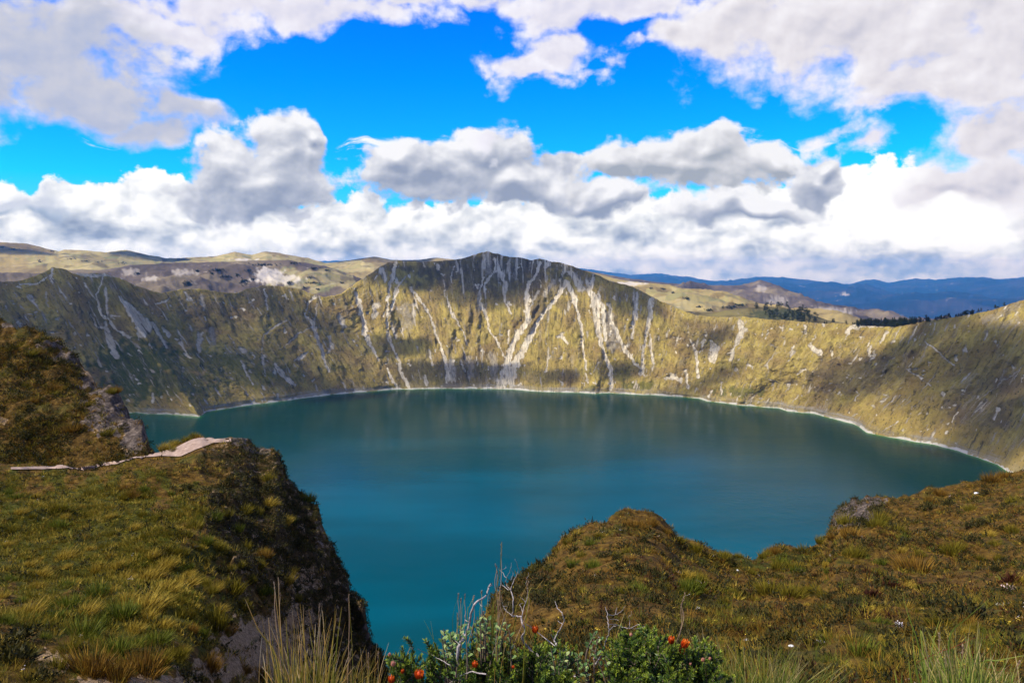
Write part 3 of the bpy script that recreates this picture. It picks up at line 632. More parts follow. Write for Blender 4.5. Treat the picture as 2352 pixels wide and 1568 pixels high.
KNOLL = [(-700, 600), (-300, 640), (-100, 695), (0, 738), (30, 744), (50, 752), (75, 762), (100, 776), (125, 792), (150, 811), (175, 830), (200, 850), (225, 872), (240, 886), (255, 900), (270, 916), (285, 932), (300, 950),
         (312, 968), (325, 986), (334, 1008), (341, 1030), (346, 1052), (400, 1100)]
def build_knoll():
    ni = 420
    uu = np.linspace(-650, 352, ni); az = ang(uu, 950)[0]
    es = line(KNOLL)(az); eb = line(EDGE)(az) - .012
    ud = lambda pts: np.interp(uu, *np.array(pts, float).T)
    db = ud([(-700, 72), (25, 62), (345, 58.5)]); ds = ud([(-700, 124), (0, 86), (200, 76), (300, 68), (352, 62)])
    em = es + (eb - es) * .45; dm = db + (ds - db) * .42
    z4 = es * ds
    nodes = [(db - 3, eb * db - 2.5), (db, eb * db), (dm, em * dm), (ds, z4), (ds + 2.5, z4 - 3), (ds + 10, z4 - 22), (ds + 50, z4 - 80), (ds + 200, z4 - 260)]
    D, Z = sheet(az, nodes, [6, 110, 130, 6, 8, 8, 6])
    Z = smooth_rows(Z, 10)
    X = D * np.sin(az)[:, None]; Y = D * np.cos(az)[:, None]
    n = fbm(X / 6, Y / 6, 4, 101) * 1.5 + fbm(X / 1.8, Y / 1.8, 4, 102) * .55 + ridged(X / 6, Z / 3.5, 4, 103) * .9
    Zf = Z + H + n * sstep(0, 6, D - db[:, None])
    U, V = proj(X, Y, Zf)
    rock = ellipses(U, V, [(315, 960, 44, 70, 1), (275, 905, 50, 60, 1), (235, 870, 50, 46, .8), (255, 950, 70, 50, .8), (180, 815, 60, 24, .6), (300, 1010, 30, 40, .7), (120, 790, 60, 12, .45), (30, 745, 40, 8, .6)], .5, 16)
    sand = ellipses(U, V, [(205, 855, 18, 16, 1), (288, 1020, 10, 26, 1), (240, 985, 30, 12, .6), (150, 820, 30, 8, .6), (260, 900, 14, 20, .7), (3, 965, 14, 12, .8), (110, 900, 60, 20, .3)], .5, 10)
    P3 = np.stack([X, Y, Zf], -1)
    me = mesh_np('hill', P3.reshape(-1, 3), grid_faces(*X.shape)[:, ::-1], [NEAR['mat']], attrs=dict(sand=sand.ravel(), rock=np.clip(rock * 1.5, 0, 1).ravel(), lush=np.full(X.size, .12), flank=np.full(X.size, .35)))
    link('hill', me, kind='structure')
    return dict(P=P3, U=U, V=V, rock=rock, sand=sand, rows=(6, 6 + 110 + 130))
KN = build_knoll()

def bvh_of(P):
    f = grid_faces(P.shape[0], P.shape[1])
    return BVHTree.FromPolygons([tuple(v) for v in P.reshape(-1, 3)], [tuple(q) for q in f], all_triangles=False)
NB = bvh_of(NEAR['P'][::2, ::2]); KB = bvh_of(KN['P'][::2, ::2])
EYE = Vector((0, 0, H))
def hit(u, v, trees=(NB, KB)):
    az, e = ang(u, v); d = Vector((math.sin(az), math.cos(az), float(e))).normalized()
    best = None
    for b in trees:
        r = b.ray_cast(EYE, d)
        if r[0] is not None and (best is None or r[3] < best[1]): best = (r[0], r[3], r[1])
    return best
def drop(x, y, trees=(NB, KB)):
    best = None
    for b in trees:
        r = b.ray_cast(Vector((x, y, H + 60)), Vector((0, 0, -1)))
        if r[0] is not None and (best is None or r[0].z > best.z): best = r[0]
    return best

# footpath over the saddle
def build_path():
    up = uline([(25, 1075), (100, 1072.5), (180, 1067), (250, 1054), (340, 1044), (365, 1041), (400, 1031), (440, 1011), (480, 1003), (532, 999)])
    lo = uline([(25, 1080), (100, 1079), (180, 1075), (250, 1064), (320, 1052), (370, 1049), (415, 1050), (450, 1034), (490, 1019), (532, 1016)])
    vs, n, k = [], 120, 5
    for u in np.linspace(25, 531, n):
        for q in range(k):
            v = float(up(u)) + (float(lo(u)) - float(up(u))) * q / (k - 1)
            v += .8 * float(noise(u / 30, q * 3.0, 7))
            h = hit(u, v, (NB,))
            if h is None: h = hit(u, v + 4, (NB,))
            if h is None: h = hit(u, v + 9, (NB,))
            p = h[0] if h else Vector(vs[-1])
            vs.append((p.x, p.y, p.z + .07))
    m, t, b, out = material('footpath_dust')
    pos = t.new('ShaderNodeNewGeometry').outputs['Position']
    t.put(b.inputs['Base Color'], t.ramp(t.noise(pos, 2.5, 6, .7), [(.3, (.18, .115, .08)), (.6, (.34, .24, .18)), (.8, (.46, .34, .27))])); b.inputs['Roughness'].default_value = 1
    link('path', mesh_np('path', vs, grid_faces(n, k), [m]), kind='structure')
build_path()
# ------------------------------------------------------------------ clouds overhead that shade parts of the land, and the haze
def build_clouds():
    m = bpy.data.materials.new('cloud_vapour'); m.use_nodes = True
    t = NT(m.node_tree); out = t.new('ShaderNodeOutputMaterial'); v = t.new('ShaderNodeVolumePrincipled')
    t.t.links.new(v.outputs[0], out.inputs['Volume'])
    v.inputs['Color'].default_value = (.97, .97, .98, 1); v.inputs['Density'].default_value = .016; v.inputs['Anisotropy'].default_value = .3
    # target point on the land (outline u, v, distance), radii in metres
    spots = [(1110, 640, 2700, 340, 150), (1330, 640, 2600, 120, 70), (900, 640, 2650, 150, 60), (1060, 858, 2380, 260, 60), (1270, 868, 2360, 90, 40), (390, 730, 2200, 420, 230), (300, 860, 2050, 260, 120), (40, 700, 1900, 330, 260),
             (640, 720, 2300, 210, 120), (620, 850, 2200, 240, 90), (1990, 870, 1700, 230, 130), (2260, 860, 1500, 260, 230), (2330, 980, 1400, 220, 130), (2130, 760, 1900, 200, 90), (1440, 690, 2450, 90, 110), (1560, 705, 2400, 120, 60), (1620, 880, 2200, 190, 50),
             (1410, 860, 2300, 90, 45), (900, 800, 2350, 90, 60),
             (120, 650, 6200, 700, 400), (330, 590, 8000, 300, 300), (860, 592, 8500, 600, 300), (-60, 575, 8000, 600, 400)]
    wv = WALL['verts'].reshape(1500, -1, 3)[::4, 3:-8:4]; wb = bvh_of(wv)
    rs = np.random.RandomState(4)
    for i, (u, v_, d, rx, ry) in enumerate(spots):
        hh = hit(u, v_, (wb,)) if d < 3000 else None
        P0 = hh[0] if hh else pt(u, v_, d); top = 1900. + 60 * (i % 3)
        far = d > 3500; thin = .30 if i in (10, 16, 15) else .58 if i in (11, 12, 13) else .36 if i in (5, 6, 7, 8, 9) else .6 if i in (3, 4, 17) else 1.0
        if far: top = 360 + .46 * (P0.y - 800)
        c = P0 + SUN * ((top - P0.z) / SUN.z)
        if far and (c.z - H) < .40 * math.hypot(c.x, c.y): c = P0 + SUN * ((top * 1.25 - P0.z) / SUN.z)
        nth, nr = 48, 14
        th = np.linspace(0, 2 * np.pi, nth, endpoint=False)
        vs = []; fc = []
        hgt = (150 if not far else 300) * thin
        for side in (0, 1):
            for r_ in range(nr + 1):
                rr = (r_ / nr)
                lob = 1 + .45 * fbm(np.cos(th) * 1.6 + i * 3, np.sin(th) * 1.6 + i, 4, 200 + i)
                x = c.x + rx * rr * lob * np.cos(th); y = c.y + ry * rr * lob * np.sin(th)
                bump_ = 1 + .5 * fbm(x / 90, y / 90, 3, 220 + i)
                prof = (1 - rr ** 2) ** 1.2
                z = c.z + (hgt * prof * bump_ if side == 0 else -hgt * .25 * prof)
                vs.append(np.stack([x, y, z + 0 * th], 1))
        V = np.concatenate(vs)
        for side in (0, 1):
            o_ = side * (nr + 1) * nth
            for r_ in range(nr):
                for a in range(nth):
                    q = [o_ + r_ * nth + a, o_ + r_ * nth + (a + 1) % nth, o_ + (r_ + 1) * nth + (a + 1) % nth, o_ + (r_ + 1) * nth + a]
                    fc.append(q[::-1] if side == 0 else q)
        me = mesh_np('cloud', V, fc, [m])
        bm = __import__('bmesh').new(); bm.from_mesh(me); __import__('bmesh').ops.remove_doubles(bm, verts=bm.verts, dist=.01)
        __import__('bmesh').ops.recalc_face_normals(bm, faces=bm.faces); bm.to_mesh(me); bm.free()
        link('cloud', me, kind='stuff')
build_clouds()

def build_haze():
    m = bpy.data.materials.new('haze_air'); m.use_nodes = True
    t = NT(m.node_tree); out = t.new('ShaderNodeOutputMaterial'); v = t.new('ShaderNodeVolumePrincipled')
    t.t.links.new(v.outputs[0], out.inputs['Volume'])
    v.inputs['Color'].default_value = (.08, .40, 1.0, 1); v.inputs['Absorption Color'].default_value = (.5, .5, .5, 1); v.inputs['Density'].default_value = 2.0e-5; v.inputs['Anisotropy'].default_value = .2
    x, y0, y1, z0, z1 = 61000, -61000, 61000, LOW - 1, 760.
    V = [(-x, y0, z0), (x, y0, z0), (x, y1, z0), (-x, y1, z0), (-x, y0, z1), (x, y0, z1), (x, y1, z1), (-x, y1, z1)]
    Fc = [(3, 2, 1, 0), (4, 5, 6, 7), (0, 1, 5, 4), (1, 2, 6, 5), (2, 3, 7, 6), (3, 0, 4, 7)]
    link('haze', mesh_np('haze', V, Fc, [m], smooth=False), kind='stuff')
build_haze()
# ------------------------------------------------------------------ vegetation
RS = np.random.RandomState(11)
def plant_mat(name, stops, rough=.75, trans=.25, base=None):
    """colour runs over the blade's own tone; a little light passes through"""
    m, t, b, out = material(name)
    if name.endswith(('_grass', '_scrub')): stops = [(q, (c_[0] * .86, c_[1] * .84, c_[2] * .45)) for q, c_ in stops]
    c = t.ramp(t.attr('tone'), stops)
    n = t.noise(t.new('ShaderNodeNewGeometry').outputs['Position'], 9, 3, .6)
    c = t.mix(t.rng(n, .3, .7, 0, .35), c, t.mix(1.0, c, (.55, .5, .45), 'MULTIPLY'))
    t.put(b.inputs['Base Color'], c); b.inputs['Roughness'].default_value = rough; b.inputs['Specular IOR Level'].default_value = .2
    if trans:
        tr = t.new('ShaderNodeBsdfTranslucent'); t.put(tr.inputs[0], c); ms = t.new('ShaderNodeMixShader'); ms.inputs[0].default_value = trans
        t.t.links.new(b.outputs[0], ms.inputs[1]); t.t.links.new(tr.outputs[0], ms.inputs[2]); t.t.links.new(ms.outputs[0], out.inputs[0])
    return m
GOLD = plant_mat('golden_grass', [(0, (.09, .055, .008)), (.45, (.30, .20, .028)), (.8, (.52, .38, .08)), (1, (.62, .48, .16))])
OLIVE = plant_mat('olive_grass', [(0, (.04, .035, .003)), (.5, (.15, .125, .010)), (1, (.33, .26, .035))])
GREEN = plant_mat('green_grass', [(0, (.03, .045, .004)), (.5, (.10, .13, .012)), (1, (.24, .25, .04))])
RUST = plant_mat('rust_grass', [(0, (.05, .024, .005)), (.5, (.20, .10, .018)), (1, (.40, .24, .05))])
DARK = plant_mat('dark_scrub', [(0, (.012, .013, .005)), (.5, (.04, .04, .012)), (1, (.10, .08, .025))])
WINE = plant_mat('wine_scrub', [(0, (.02, .006, .006)), (.5, (.07, .018, .014)), (1, (.14, .06, .03))])

def blades(base, dirs, length, width, tone, bend, up=(0, 0, 1), segs=2):
    """vectorised blades -> verts, tris, tone. base, dirs n x 3; bend pulls the tips sideways and down"""
    n = len(base); base = np.asarray(base, float); dirs = np.asarray(dirs, float)
    L = np.asarray(length)[:, None]; w = np.asarray(width)[:, None]
    rnd = RS.normal(size=(n, 3)); side = np.cross(dirs, rnd); side /= np.linalg.norm(side, axis=1, keepdims=True) + 1e-9
    out = []
    for k in range(segs):
        t = k / segs
        c = base + dirs * L * t + bend * L * t * t
        ww = w * (1 - .55 * t)
        out += [c - side * ww / 2, c + side * ww / 2]
    tip = base + dirs * L + bend * L
    out.append(tip)
    V = np.stack(out, 1); nv = 2 * segs + 1
    f = []
    for k in range(segs - 1):
        a = 2 * k; f += [(a, a + 1, a + 3), (a, a + 3, a + 2)]
    a = 2 * (segs - 1); f.append((a, a + 1, a + 2))
    Fc = (np.array(f)[None] + (np.arange(n) * nv)[:, None, None]).reshape(-1, 3)
    ramp = np.concatenate([np.repeat(np.arange(segs) / segs, 2), [1.0]])
    tn = np.clip(np.asarray(tone)[:, None] * .7 + ramp[None] * .4 - .05, 0, 1)
    return V.reshape(-1, 3), Fc, tn.ravel()
def merge(parts):
    V, Fc, T, o = [], [], [], 0
    for v, f, t in parts:
        V.append(v); Fc.append(f + o); T.append(t); o += len(v)
    return np.concatenate(V), np.concatenate(Fc), np.concatenate(T)
def norm(a): return a / (np.linalg.norm(a, axis=-1, keepdims=True) + 1e-9)
def tuft(n, h=1.0, r=.28, lean=.55, w=.03, wind=(.25, .12, 0), seg=2):
    a = RS.uniform(0, 2 * np.pi, n); q = np.sqrt(RS.uniform(0, 1, n))
    base = np.stack([np.cos(a) * q * r, np.sin(a) * q * r, np.zeros(n) - .05], 1)
    d = norm(np.stack([np.cos(a) * q * lean, np.sin(a) * q * lean, np.ones(n)], 1) + RS.normal(size=(n, 3)) * .16)
    L = h * RS.uniform(.5, 1.0, n) * (1 - .42 * q ** 2)
    bend = np.array(wind)[None] * RS.uniform(.3, 1.4, (n, 1)) + np.stack([np.cos(a) * q * .2, np.sin(a) * q * .2, -.12 * q], 1)
    return blades(base, d, L, w * RS.uniform(.6, 1.3, n), RS.uniform(0, 1, n), bend, segs=seg)
def bushy(n, r=.5, leaf=.14):
    """rounded dwarf shrub of small leaves"""
    a = RS.uniform(0, 2 * np.pi, n); z = RS.uniform(-.1, 1, n); q = np.sqrt(np.maximum(1 - z * z, 0)); rr = RS.uniform(.45, 1.0, n) * (1 + .25 * np.sin(a * 3 + z * 4))
    base = np.stack([np.cos(a) * q * rr * r, np.sin(a) * q * rr * r, z * rr * r * 1.1], 1)
    d = norm(base + RS.normal(size=(n, 3)) * r * .5 + np.array([0, 0, r * .4]))
    return blades(base, d, leaf * RS.uniform(.6, 1.3, n), leaf * .5 * RS.uniform(.6, 1.2, n), RS.uniform(0, 1, n), np.zeros((n, 3)), segs=1)
def mesh_from(name, vft, mat): return mesh_np(name, vft[0], vft[1], [mat], smooth=False, attrs=dict(tone=vft[2]))

# --- single tussocks: five shared shapes of each kind
KIND = dict(
    g=('grass_tussock', GOLD, lambda: tuft(300, 1, .36, .42, .026, (.34, .16, 0)), 'pale golden grass tussock bent by the wind'),
    o=('grass_tussock', OLIVE, lambda: tuft(300, 1, .40, .40, .026, (.14, .07, 0)), 'olive green grass tussock'),
    n=('grass_tussock', GREEN, lambda: tuft(300, 1, .42, .38, .026, (.12, .06, 0)), 'fresh green grass tussock'),
    r=('grass_tussock', RUST, lambda: tuft(320, 1, .42, .48, .024, (.12, .05, 0)), 'rust brown dry grass tussock'),
    d=('dwarf_shrub', DARK, lambda: bushy(230, .55, .20), 'low dark green dwarf shrub'),
    w=('dwarf_shrub', WINE, lambda: merge([tuft(60, 1, .2, .3, .05, (0, 0, 0)), bushy(80, .35, .2)]), 'dark wine red upright dwarf shrub'))
SHAPES = {k: [mesh_from(v[0], v[2](), v[1]) for _ in range(5)] for k, v in KIND.items()}
def A1(x, y): return x * .3055, 1089 + y * .3055
def A2(x, y): return 1565.4 + .349 * x, 1020.9 + .349 * y
def A3(x, y): return 850.75 + .3617 * x, 1157 + .3617 * y
LEFT_T = [('g', [(490,640,95),(210,690,60),(300,770,85),(270,850,65),(740,730,85),(885,700,75),(830,620,50),(1010,410,60),(820,330,50),(1150,620,75),(1250,700,95),(1390,840,105),(640,410,42),(400,490,42),(70,540,60),(1130,790,110),(940,800,80),(960,960,100),(1110,1010,150),(1250,880,110),(20,920,55),(220,1050,115),(380,960,65),(640,1050,105),(1100,1090,95),(1010,1180,85),(1230,1150,90),(860,880,60),(1420,760,60),(300,640,30),(500,700,40),(1360,1330,70)]),
 ('n', [(495,840,60),(730,900,115),(500,1000,125),(70,800,60),(160,960,65),(400,1080,85),(900,1070,150),(1170,1270,120),(620,1200,135),(40,1120,85),(120,180,60),(430,400,80),(1000,1040,80),(760,1110,80),(860,1330,130),(330,1230,60),(1500,1210,90),(1420,700,50),(690,1260,90),(1040,1290,90)]),
 ('o', [(750,190,50),(930,180,60),(840,460,60),(970,530,50),(1200,430,50),(660,330,60),(240,930,65),(240,320,40),(90,420,50),(1340,960,75),(440,270,85),(1600,1140,165),(1740,880,120),(1320,1370,110),(1350,1060,70),(1400,460,60),(1380,600,60),(1480,560,60),(1840,560,70),(1970,600,60),(1700,300,60),(1840,290,80),(1640,560,70),(1520,300,70),(520,1330,120),(420,1450,100),(1220,1400,90)]),
 ('r', [(650,1480,200),(1060,1490,210),(860,1540,160),(1570,1450,125),(1990,620,80),(1440,1180,70),(1700,1190,80),(940,110,50),(1840,1480,70),(1950,1520,90)]),
 ('d', [(100,1420,200),(160,1240,150),(300,1560,130),(600,1310,90),(1740,1150,90),(1660,740,80),(560,900,50),(880,460,40),(1400,1540,110),(1480,1560,90),(30,1300,140)])]
RIGHT_T = [('o', [(570,975,110),(730,1000,100),(640,820,75),(1430,570,52),(1810,690,62),(2175,570,52),(2095,760,52),(1300,500,75),(1150,730,85),(470,1020,35),(720,830,42),(640,880,42),(550,745,60),(280,745,55),(90,705,55),(800,705,62),(340,990,62),(110,900,80),(820,970,62),(1700,1190,100),(380,740,40),(1900,430,45),(2180,390,60),(1100,1290,60),(1280,540,60),(2060,660,50),(1550,1100,50),(460,850,40)]),
 ('r', [(1535,835,135),(530,1215,65),(1700,330,50),(620,720,60),(2040,240,70),(1640,380,50),(1000,620,50),(1090,580,50),(2140,220,60)]),
 ('n', [(265,1080,62),(340,1215,65),(1200,1385,135),(60,960,120),(1470,625,52),(160,1110,50),(950,1240,60),(1290,530,50),(700,1450,90),(980,1420,70),(2200,800,40),(1380,1330,60),(0,1060,60)]),
 ('g', [(900,1300,82),(960,800,50),(570,1080,40),(1500,940,40),(2230,900,50),(1330,1290,60),(830,1060,36)]),
 ('d', [(1920,640,65),(1900,550,62),(1980,540,72),(1880,1150,190),(2110,560,50),(1620,430,70),(1750,400,60),(960,790,60),(1420,790,50),(870,870,36),(800,860,30),(1520,850,60),(1940,830,40),(2070,820,40),(1040,1040,50),(640,1240,40),(1060,1150,60),(1220,1220,60),(890,700,50),(2180,490,40),(1700,610,50),(1780,870,36),(2000,330,50),(1500,1160,40),(2260,640,40),(1350,760,40)]),
 ('w', [(1260,1000,90),(1350,930,62),(1710,690,66),(2165,900,85),(1215,840,52),(1410,940,60),(880,870,40),(1000,830,40),(520,870,30),(2200,1210,50),(1130,1000,40),(1190,1500,60),(1380,610,40),(1660,980,40)])]
MOUND_T = [('r', [(1690,150,75),(1790,130,55),(1060,770,50),(1640,130,50),(1730,140,50),(1870,180,40)]), ('g', [(1310,200,55),(2000,470,70)]),
 ('o', [(1260,250,52),(1030,430,62),(1640,310,52),(1600,570,72),(1560,620,50),(1470,610,62),(1960,240,52),(2070,290,55),(2250,340,55),(2080,480,52),(2240,630,62),(1340,330,52),(1130,430,52),(1180,300,40),(1450,210,40),(2310,790,72),(2120,560,50),(1340,560,50),(1200,560,50),(1000,640,60),(1560,330,50),(1880,540,50)]),
 ('n', [(1290,390,62),(1410,400,72),(1700,560,85),(2000,560,95),(1400,260,50),(1130,560,50),(1350,760,60),(2060,560,50),(1580,560,50)]), ('d', [(1700,440,100),(1800,620,95),(1480,340,60),(1380,500,60),(1290,300,60),(1570,350,50),(1730,240,60),(1230,660,50),(960,560,60),(2290,380,50),(1850,320,40),(1620,690,40),(1050,550,40),(1820,450,50)])]
TUSS = []
def put_tussock(kind, u, v, px, where, group):
    h = hit(u, v)
    if h is None: h = hit(u, v + 8)
    if h is None: h = hit(u, v + 18)
    if h is None: return
    s = float(np.clip(px * h[1] / F, .12, 1.9))
    if kind in 'd': s *= .85
    nm, mat, _, desc = KIND[kind]
    o = link(nm, random.choice(SHAPES[kind]), loc=h[0] - Vector((0, 0, .03)), rot=(RS.normal() * .06, RS.normal() * .06, RS.uniform(-.5, .5) if kind == 'g' else RS.uniform(0, 6.28)), scale=(s * RS.uniform(.95, 1.25), s * RS.uniform(.95, 1.25), s))
    o['category'] = 'grass' if nm == 'grass_tussock' else 'shrub'
    o['label'] = desc + ' ' + where; o['group'] = desc.replace('tussock', 'tussocks').replace('shrub', 'shrubs') + ' ' + group
    TUSS.append(o)
random.seed(3)
for lst, f, k, where, grp in ((LEFT_T, A1, .3055, 'on the grassy slope below the footpath', 'below the footpath'), (RIGHT_T, A2, .349, 'on the brown slope beside the lake', 'on the brown slope'),
                              (MOUND_T, A3, .3617, 'on the rounded mound above the water', 'on the rounded mound')):
    for kind, pts in lst:
        for (x, y, s) in pts:
            u, v = f(x, y); put_tussock(kind, u, v, s * k * 1.3, where, grp)
for (u, v, px, kd) in [(383, 1024, 30, 'g'), (402, 1020, 18, 'o'), (428, 1012, 20, 'o'), (447, 1003, 18, 'o'), (457, 1000, 16, 'r'), (395, 1035, 18, 'o')]:
    put_tussock(kd, u, v, px, 'beside the pale footpath on the saddle', 'beside the footpath')
print('tussocks', len(TUSS))

# --- uncountable ground cover
def cells(S, lo, hi_, wmul=None, vmin=None):
    P, U, V = S['P'], S['U'], S['V']; a, b = S['rows']; a = max(a, lo)
    P = P[:, a:b]; U = U[:, a:b]; V = V[:, a:b]
    c = P[:-1, :-1]; du = np.cross(P[1:, :-1] - c, P[:-1, 1:] - c); area = np.linalg.norm(du, axis=-1)
    sa = np.abs((U[1:, :-1] - U[:-1, :-1]) * (V[:-1, 1:] - V[:-1, :-1]) - (U[:-1, 1:] - U[:-1, :-1]) * (V[1:, :-1] - V[:-1, :-1]))
    inn = (U[:-1, :-1] > -350) & (U[:-1, :-1] < 2760) & (V[:-1, :-1] < 1760)
    return P, area, sa * inn, a
def scatter(S, n, weight=None, power=.5):
    P, area, sa, a = cells(S, 0, 0)
    w = area ** power * sa ** (1 - power) * (sa > 0)
    if weight is not None: w = w * weight[:-1, a:a + w.shape[1]]
    cdf = np.cumsum(w.ravel()); q = np.searchsorted(cdf, RS.uniform(0, cdf[-1], n)); i, j = np.unravel_index(np.clip(q, 0, w.size - 1), w.shape)
    s, t = RS.uniform(0, 1, (n, 1)), RS.uniform(0, 1, (n, 1))
    p = P[i, j] * (1 - s) * (1 - t) + P[i + 1, j] * s * (1 - t) + P[i, j + 1] * (1 - s) * t + P[i + 1, j + 1] * s * t
    return p, i, j + a
def cover(name, S, n, mat, fn, size, weight=None, power=.5, nvar=8, dist_k=.0, near=None):
    p, i, j = scatter(S, n, weight, power)
    d = np.hypot(p[:, 0], p[:, 1]); sc_ = RS.uniform(*size, len(p)) * (1 + dist_k * d)
    tm = [fn() for _ in range(nvar)] + ([near() for _ in range(nvar)] if near else []); parts = []
    k = RS.randint(0, nvar, len(p)) + (nvar * (d < 17) if near else 0); rot = RS.uniform(0, 6.28, len(p))
    for q in range(len(tm)):
        m = np.where(k == q)[0]; v, f, t = tm[q]
        if not len(m): continue
        c, s = np.cos(rot[m])[:, None], np.sin(rot[m])[:, None]; S_ = sc_[m][:, None]
        x = (v[None, :, 0] * c - v[None, :, 1] * s) * S_ + p[m, 0][:, None]
        y = (v[None, :, 0] * s + v[None, :, 1] * c) * S_ + p[m, 1][:, None]
        z = v[None, :, 2] * S_ + p[m, 2][:, None]
        V = np.stack([x, y, z], -1).reshape(-1, 3); Fc = (f[None] + (np.arange(len(m)) * len(v))[:, None, None]).reshape(-1, 3)
        T = np.clip(t[None] + RS.normal(size=(len(m), 1)) * .16, 0, 1).ravel()
        parts.append((V, Fc, T))
    link(name, mesh_from(name, merge(parts), mat), kind='stuff')
L, FL, SA, RO = NEAR['lush'], NEAR['flank'], NEAR['sand'], NEAR['rock']
patch = 1.35 * sstep(-.02, .22, fbm(NEAR['P'][..., 0] / 2.6, NEAR['P'][..., 1] / 2.6, 4, 140)) + .15
bare = (1 - .72 * np.clip(SA + RO, 0, 1)) * (1 - sstep(.0, .3, ellipses(NEAR['U'], NEAR['V'], [(490, 1010, 50, 12, 1), (430, 1036, 40, 14, 1)], 0))) * (1 - ((np.abs(NEAR['V'] - np.interp(NEAR['U'], [0, 100, 180, 250, 340, 420], [1079, 1079, 1075, 1064, 1051, 1048])) < 5) & (NEAR['U'] < 420) & (NEAR['U'] > 0)))
rightside = sstep(1000, 1150, NEAR['U'])
small = lambda: tuft(16, 1, .34, .9, .06, (.08, .04, 0), 2)
fine = lambda: tuft(30, 1, .42, .9, .028, (.12, .06, 0), 2)
fmini = lambda: bushy(60, .45, .16)
mini = lambda: bushy(22, .45, .26)
cover('grass', NEAR, 11500, OLIVE, small, (.07, .20), (.2 + L) * bare * (1 - .8 * FL) * (1 - .65 * rightside) * (.12 + patch), .45, dist_k=.012, near=fine)
cover('grass', NEAR, 3800, GOLD, small, (.08, .24), (.18 + L * .6) * bare * (1 - .7 * FL) * (.3 + patch) * (1 - .6 * rightside), .45, dist_k=.012, near=fine)
cover('grass', NEAR, 7800, RUST, small, (.07, .20), (.25 + .6 * rightside) * bare * (.25 + patch), .45, dist_k=.012, near=fine)
cover('grass', NEAR, 4400, GREEN, small, (.07, .2), (.1 + L * patch) * bare, .45, dist_k=.010, near=fine)
cover('ground_cover', NEAR, 11000, DARK, mini, (.08, .36), (.25 + 2.4 * FL + .5 * patch * rightside) * bare, .55, dist_k=.008, near=fmini)
cover('ground_cover', NEAR, 1400, WINE, mini, (.10, .26), rightside * (.2 + patch) * bare, .5, near=fmini)
kb = (1 - .97 * np.clip(KN['rock'] + KN['sand'], 0, 1)) * (.25 + sstep(-.1, .2, fbm(KN['P'][..., 0] / 5, KN['P'][..., 1] / 5, 3, 150)))
cover('ground_cover', KN, 2600, DARK, mini, (.25, .75), kb, .6)
cover('grass', KN, 2000, OLIVE, small, (.25, .6), kb, .6); cover('grass', KN, 1600, RUST, small, (.25, .6), kb, .6); cover('grass', KN, 800, GOLD, small, (.25, .5), kb, .6)
# small yellow and white flowers
def speck():
    v = RS.normal(size=(6, 3)) * .5; v[:, 2] = np.abs(v[:, 2]) + .8
    parts = [(np.array([[0, 0, 0], [.5, 0, .1], [0, .5, .1], [-.45, -.3, .15]]) + q, np.array([[0, 1, 2], [0, 2, 3], [0, 3, 1]]), np.full(4, .5)) for q in v * 1.4]
    return merge(parts)
YEL = plant_mat('yellow_petals', [(0, (.62, .42, .03)), (1, (.8, .6, .08))], trans=0); WHT = plant_mat('white_petals', [(0, (.62, .55, .58)), (1, (.85, .82, .85))], trans=0)
cover('wildflowers', NEAR, 1500, YEL, speck, (.010, .018), (.3 + patch) * bare, .35, dist_k=.03)
cover('wildflowers', NEAR, 110, WHT, speck, (.012, .022), patch * bare, .35, dist_k=.03)

# --- pale stones and flower heads lying on the brown slope
def stone(name, u, v, px, mat, label, sq=.7):
    h = hit(u, v)
    if h is None: return
    r = px * h[1] / F / 2
    import bmesh
    bm = bmesh.new(); bmesh.ops.create_icosphere(bm, subdivisions=2, radius=r)
    for q in bm.verts:
        k = 1 + .35 * float(noise(q.co.x / r * 1.3 + u, q.co.y / r * 1.3 + q.co.z / r, 5)); q.co = Vector((q.co.x * k * 1.2, q.co.y * k, q.co.z * k * sq))
    me = bpy.data.meshes.new(name); bm.to_mesh(me); bm.free(); me.materials.append(mat)
    link(name, me, loc=h[0] + Vector((0, 0, r * .3)), label=label, category='stone')
m, t, b, out = material('pale_stone')
t.put(b.inputs['Base Color'], t.ramp(t.noise(t.new('ShaderNodeNewGeometry').outputs['Position'], 12, 5, .7), [(.3, (.5, .48, .45)), (.7, (.8, .79, .76))])); b.inputs['Roughness'].default_value = .9
stone('stone', 2298, 1391, 13, m, 'bright white stone above the tall grass on the brown slope', .9)
stone('stone', 1693, 1312, 8, m, 'small white stone just under the dip in the brown slope edge')
stone('stone', 1817, 1484, 9, m, 'small white stone low on the brown slope behind the flowering shrubs', .6)
stone('stone', 2243, 1134, 9, m, 'little pale stone near the top edge of the brown slope', .5)
stone('stone', 1714, 1470, 9, m, 'flat pale stone between grass tufts right of the orange flowers', .5)
def flowers(u, v, px, label, mat=WHT):
    h = hit(u, v)
    if h is None: return
    r = px * h[1] / F / 2; n = 60
    b_ = RS.normal(size=(n, 3)) * r * .5; b_[:, 2] = np.abs(b_[:, 2]) * .5 + r * .3
    vft = blades(b_, norm(RS.normal(size=(n, 3)) + np.array([0, 0, 1.])), np.full(n, r * .35), np.full(n, r * .3), RS.uniform(0, 1, n), np.zeros((n, 3)), segs=1)
    link('flower_cluster', mesh_from('flower_cluster', vft, mat), loc=h[0], label=label, category='flowers')
PNK = plant_mat('pink_petals', [(0, (.45, .28, .27)), (1, (.75, .6, .6))], trans=0)
flowers(2066, 1437, 16, 'white flower cluster left of the tall green grass blades')
flowers(2322, 1357, 22, 'wide dusty pink flower cluster near the white stone', PNK)
flowers(1886, 1477, 14, 'pair of small white flower heads low on the brown slope')
flowers(1603, 1338, 14, 'pale flower cluster in the hollow beneath the lake edge of the slope', PNK)
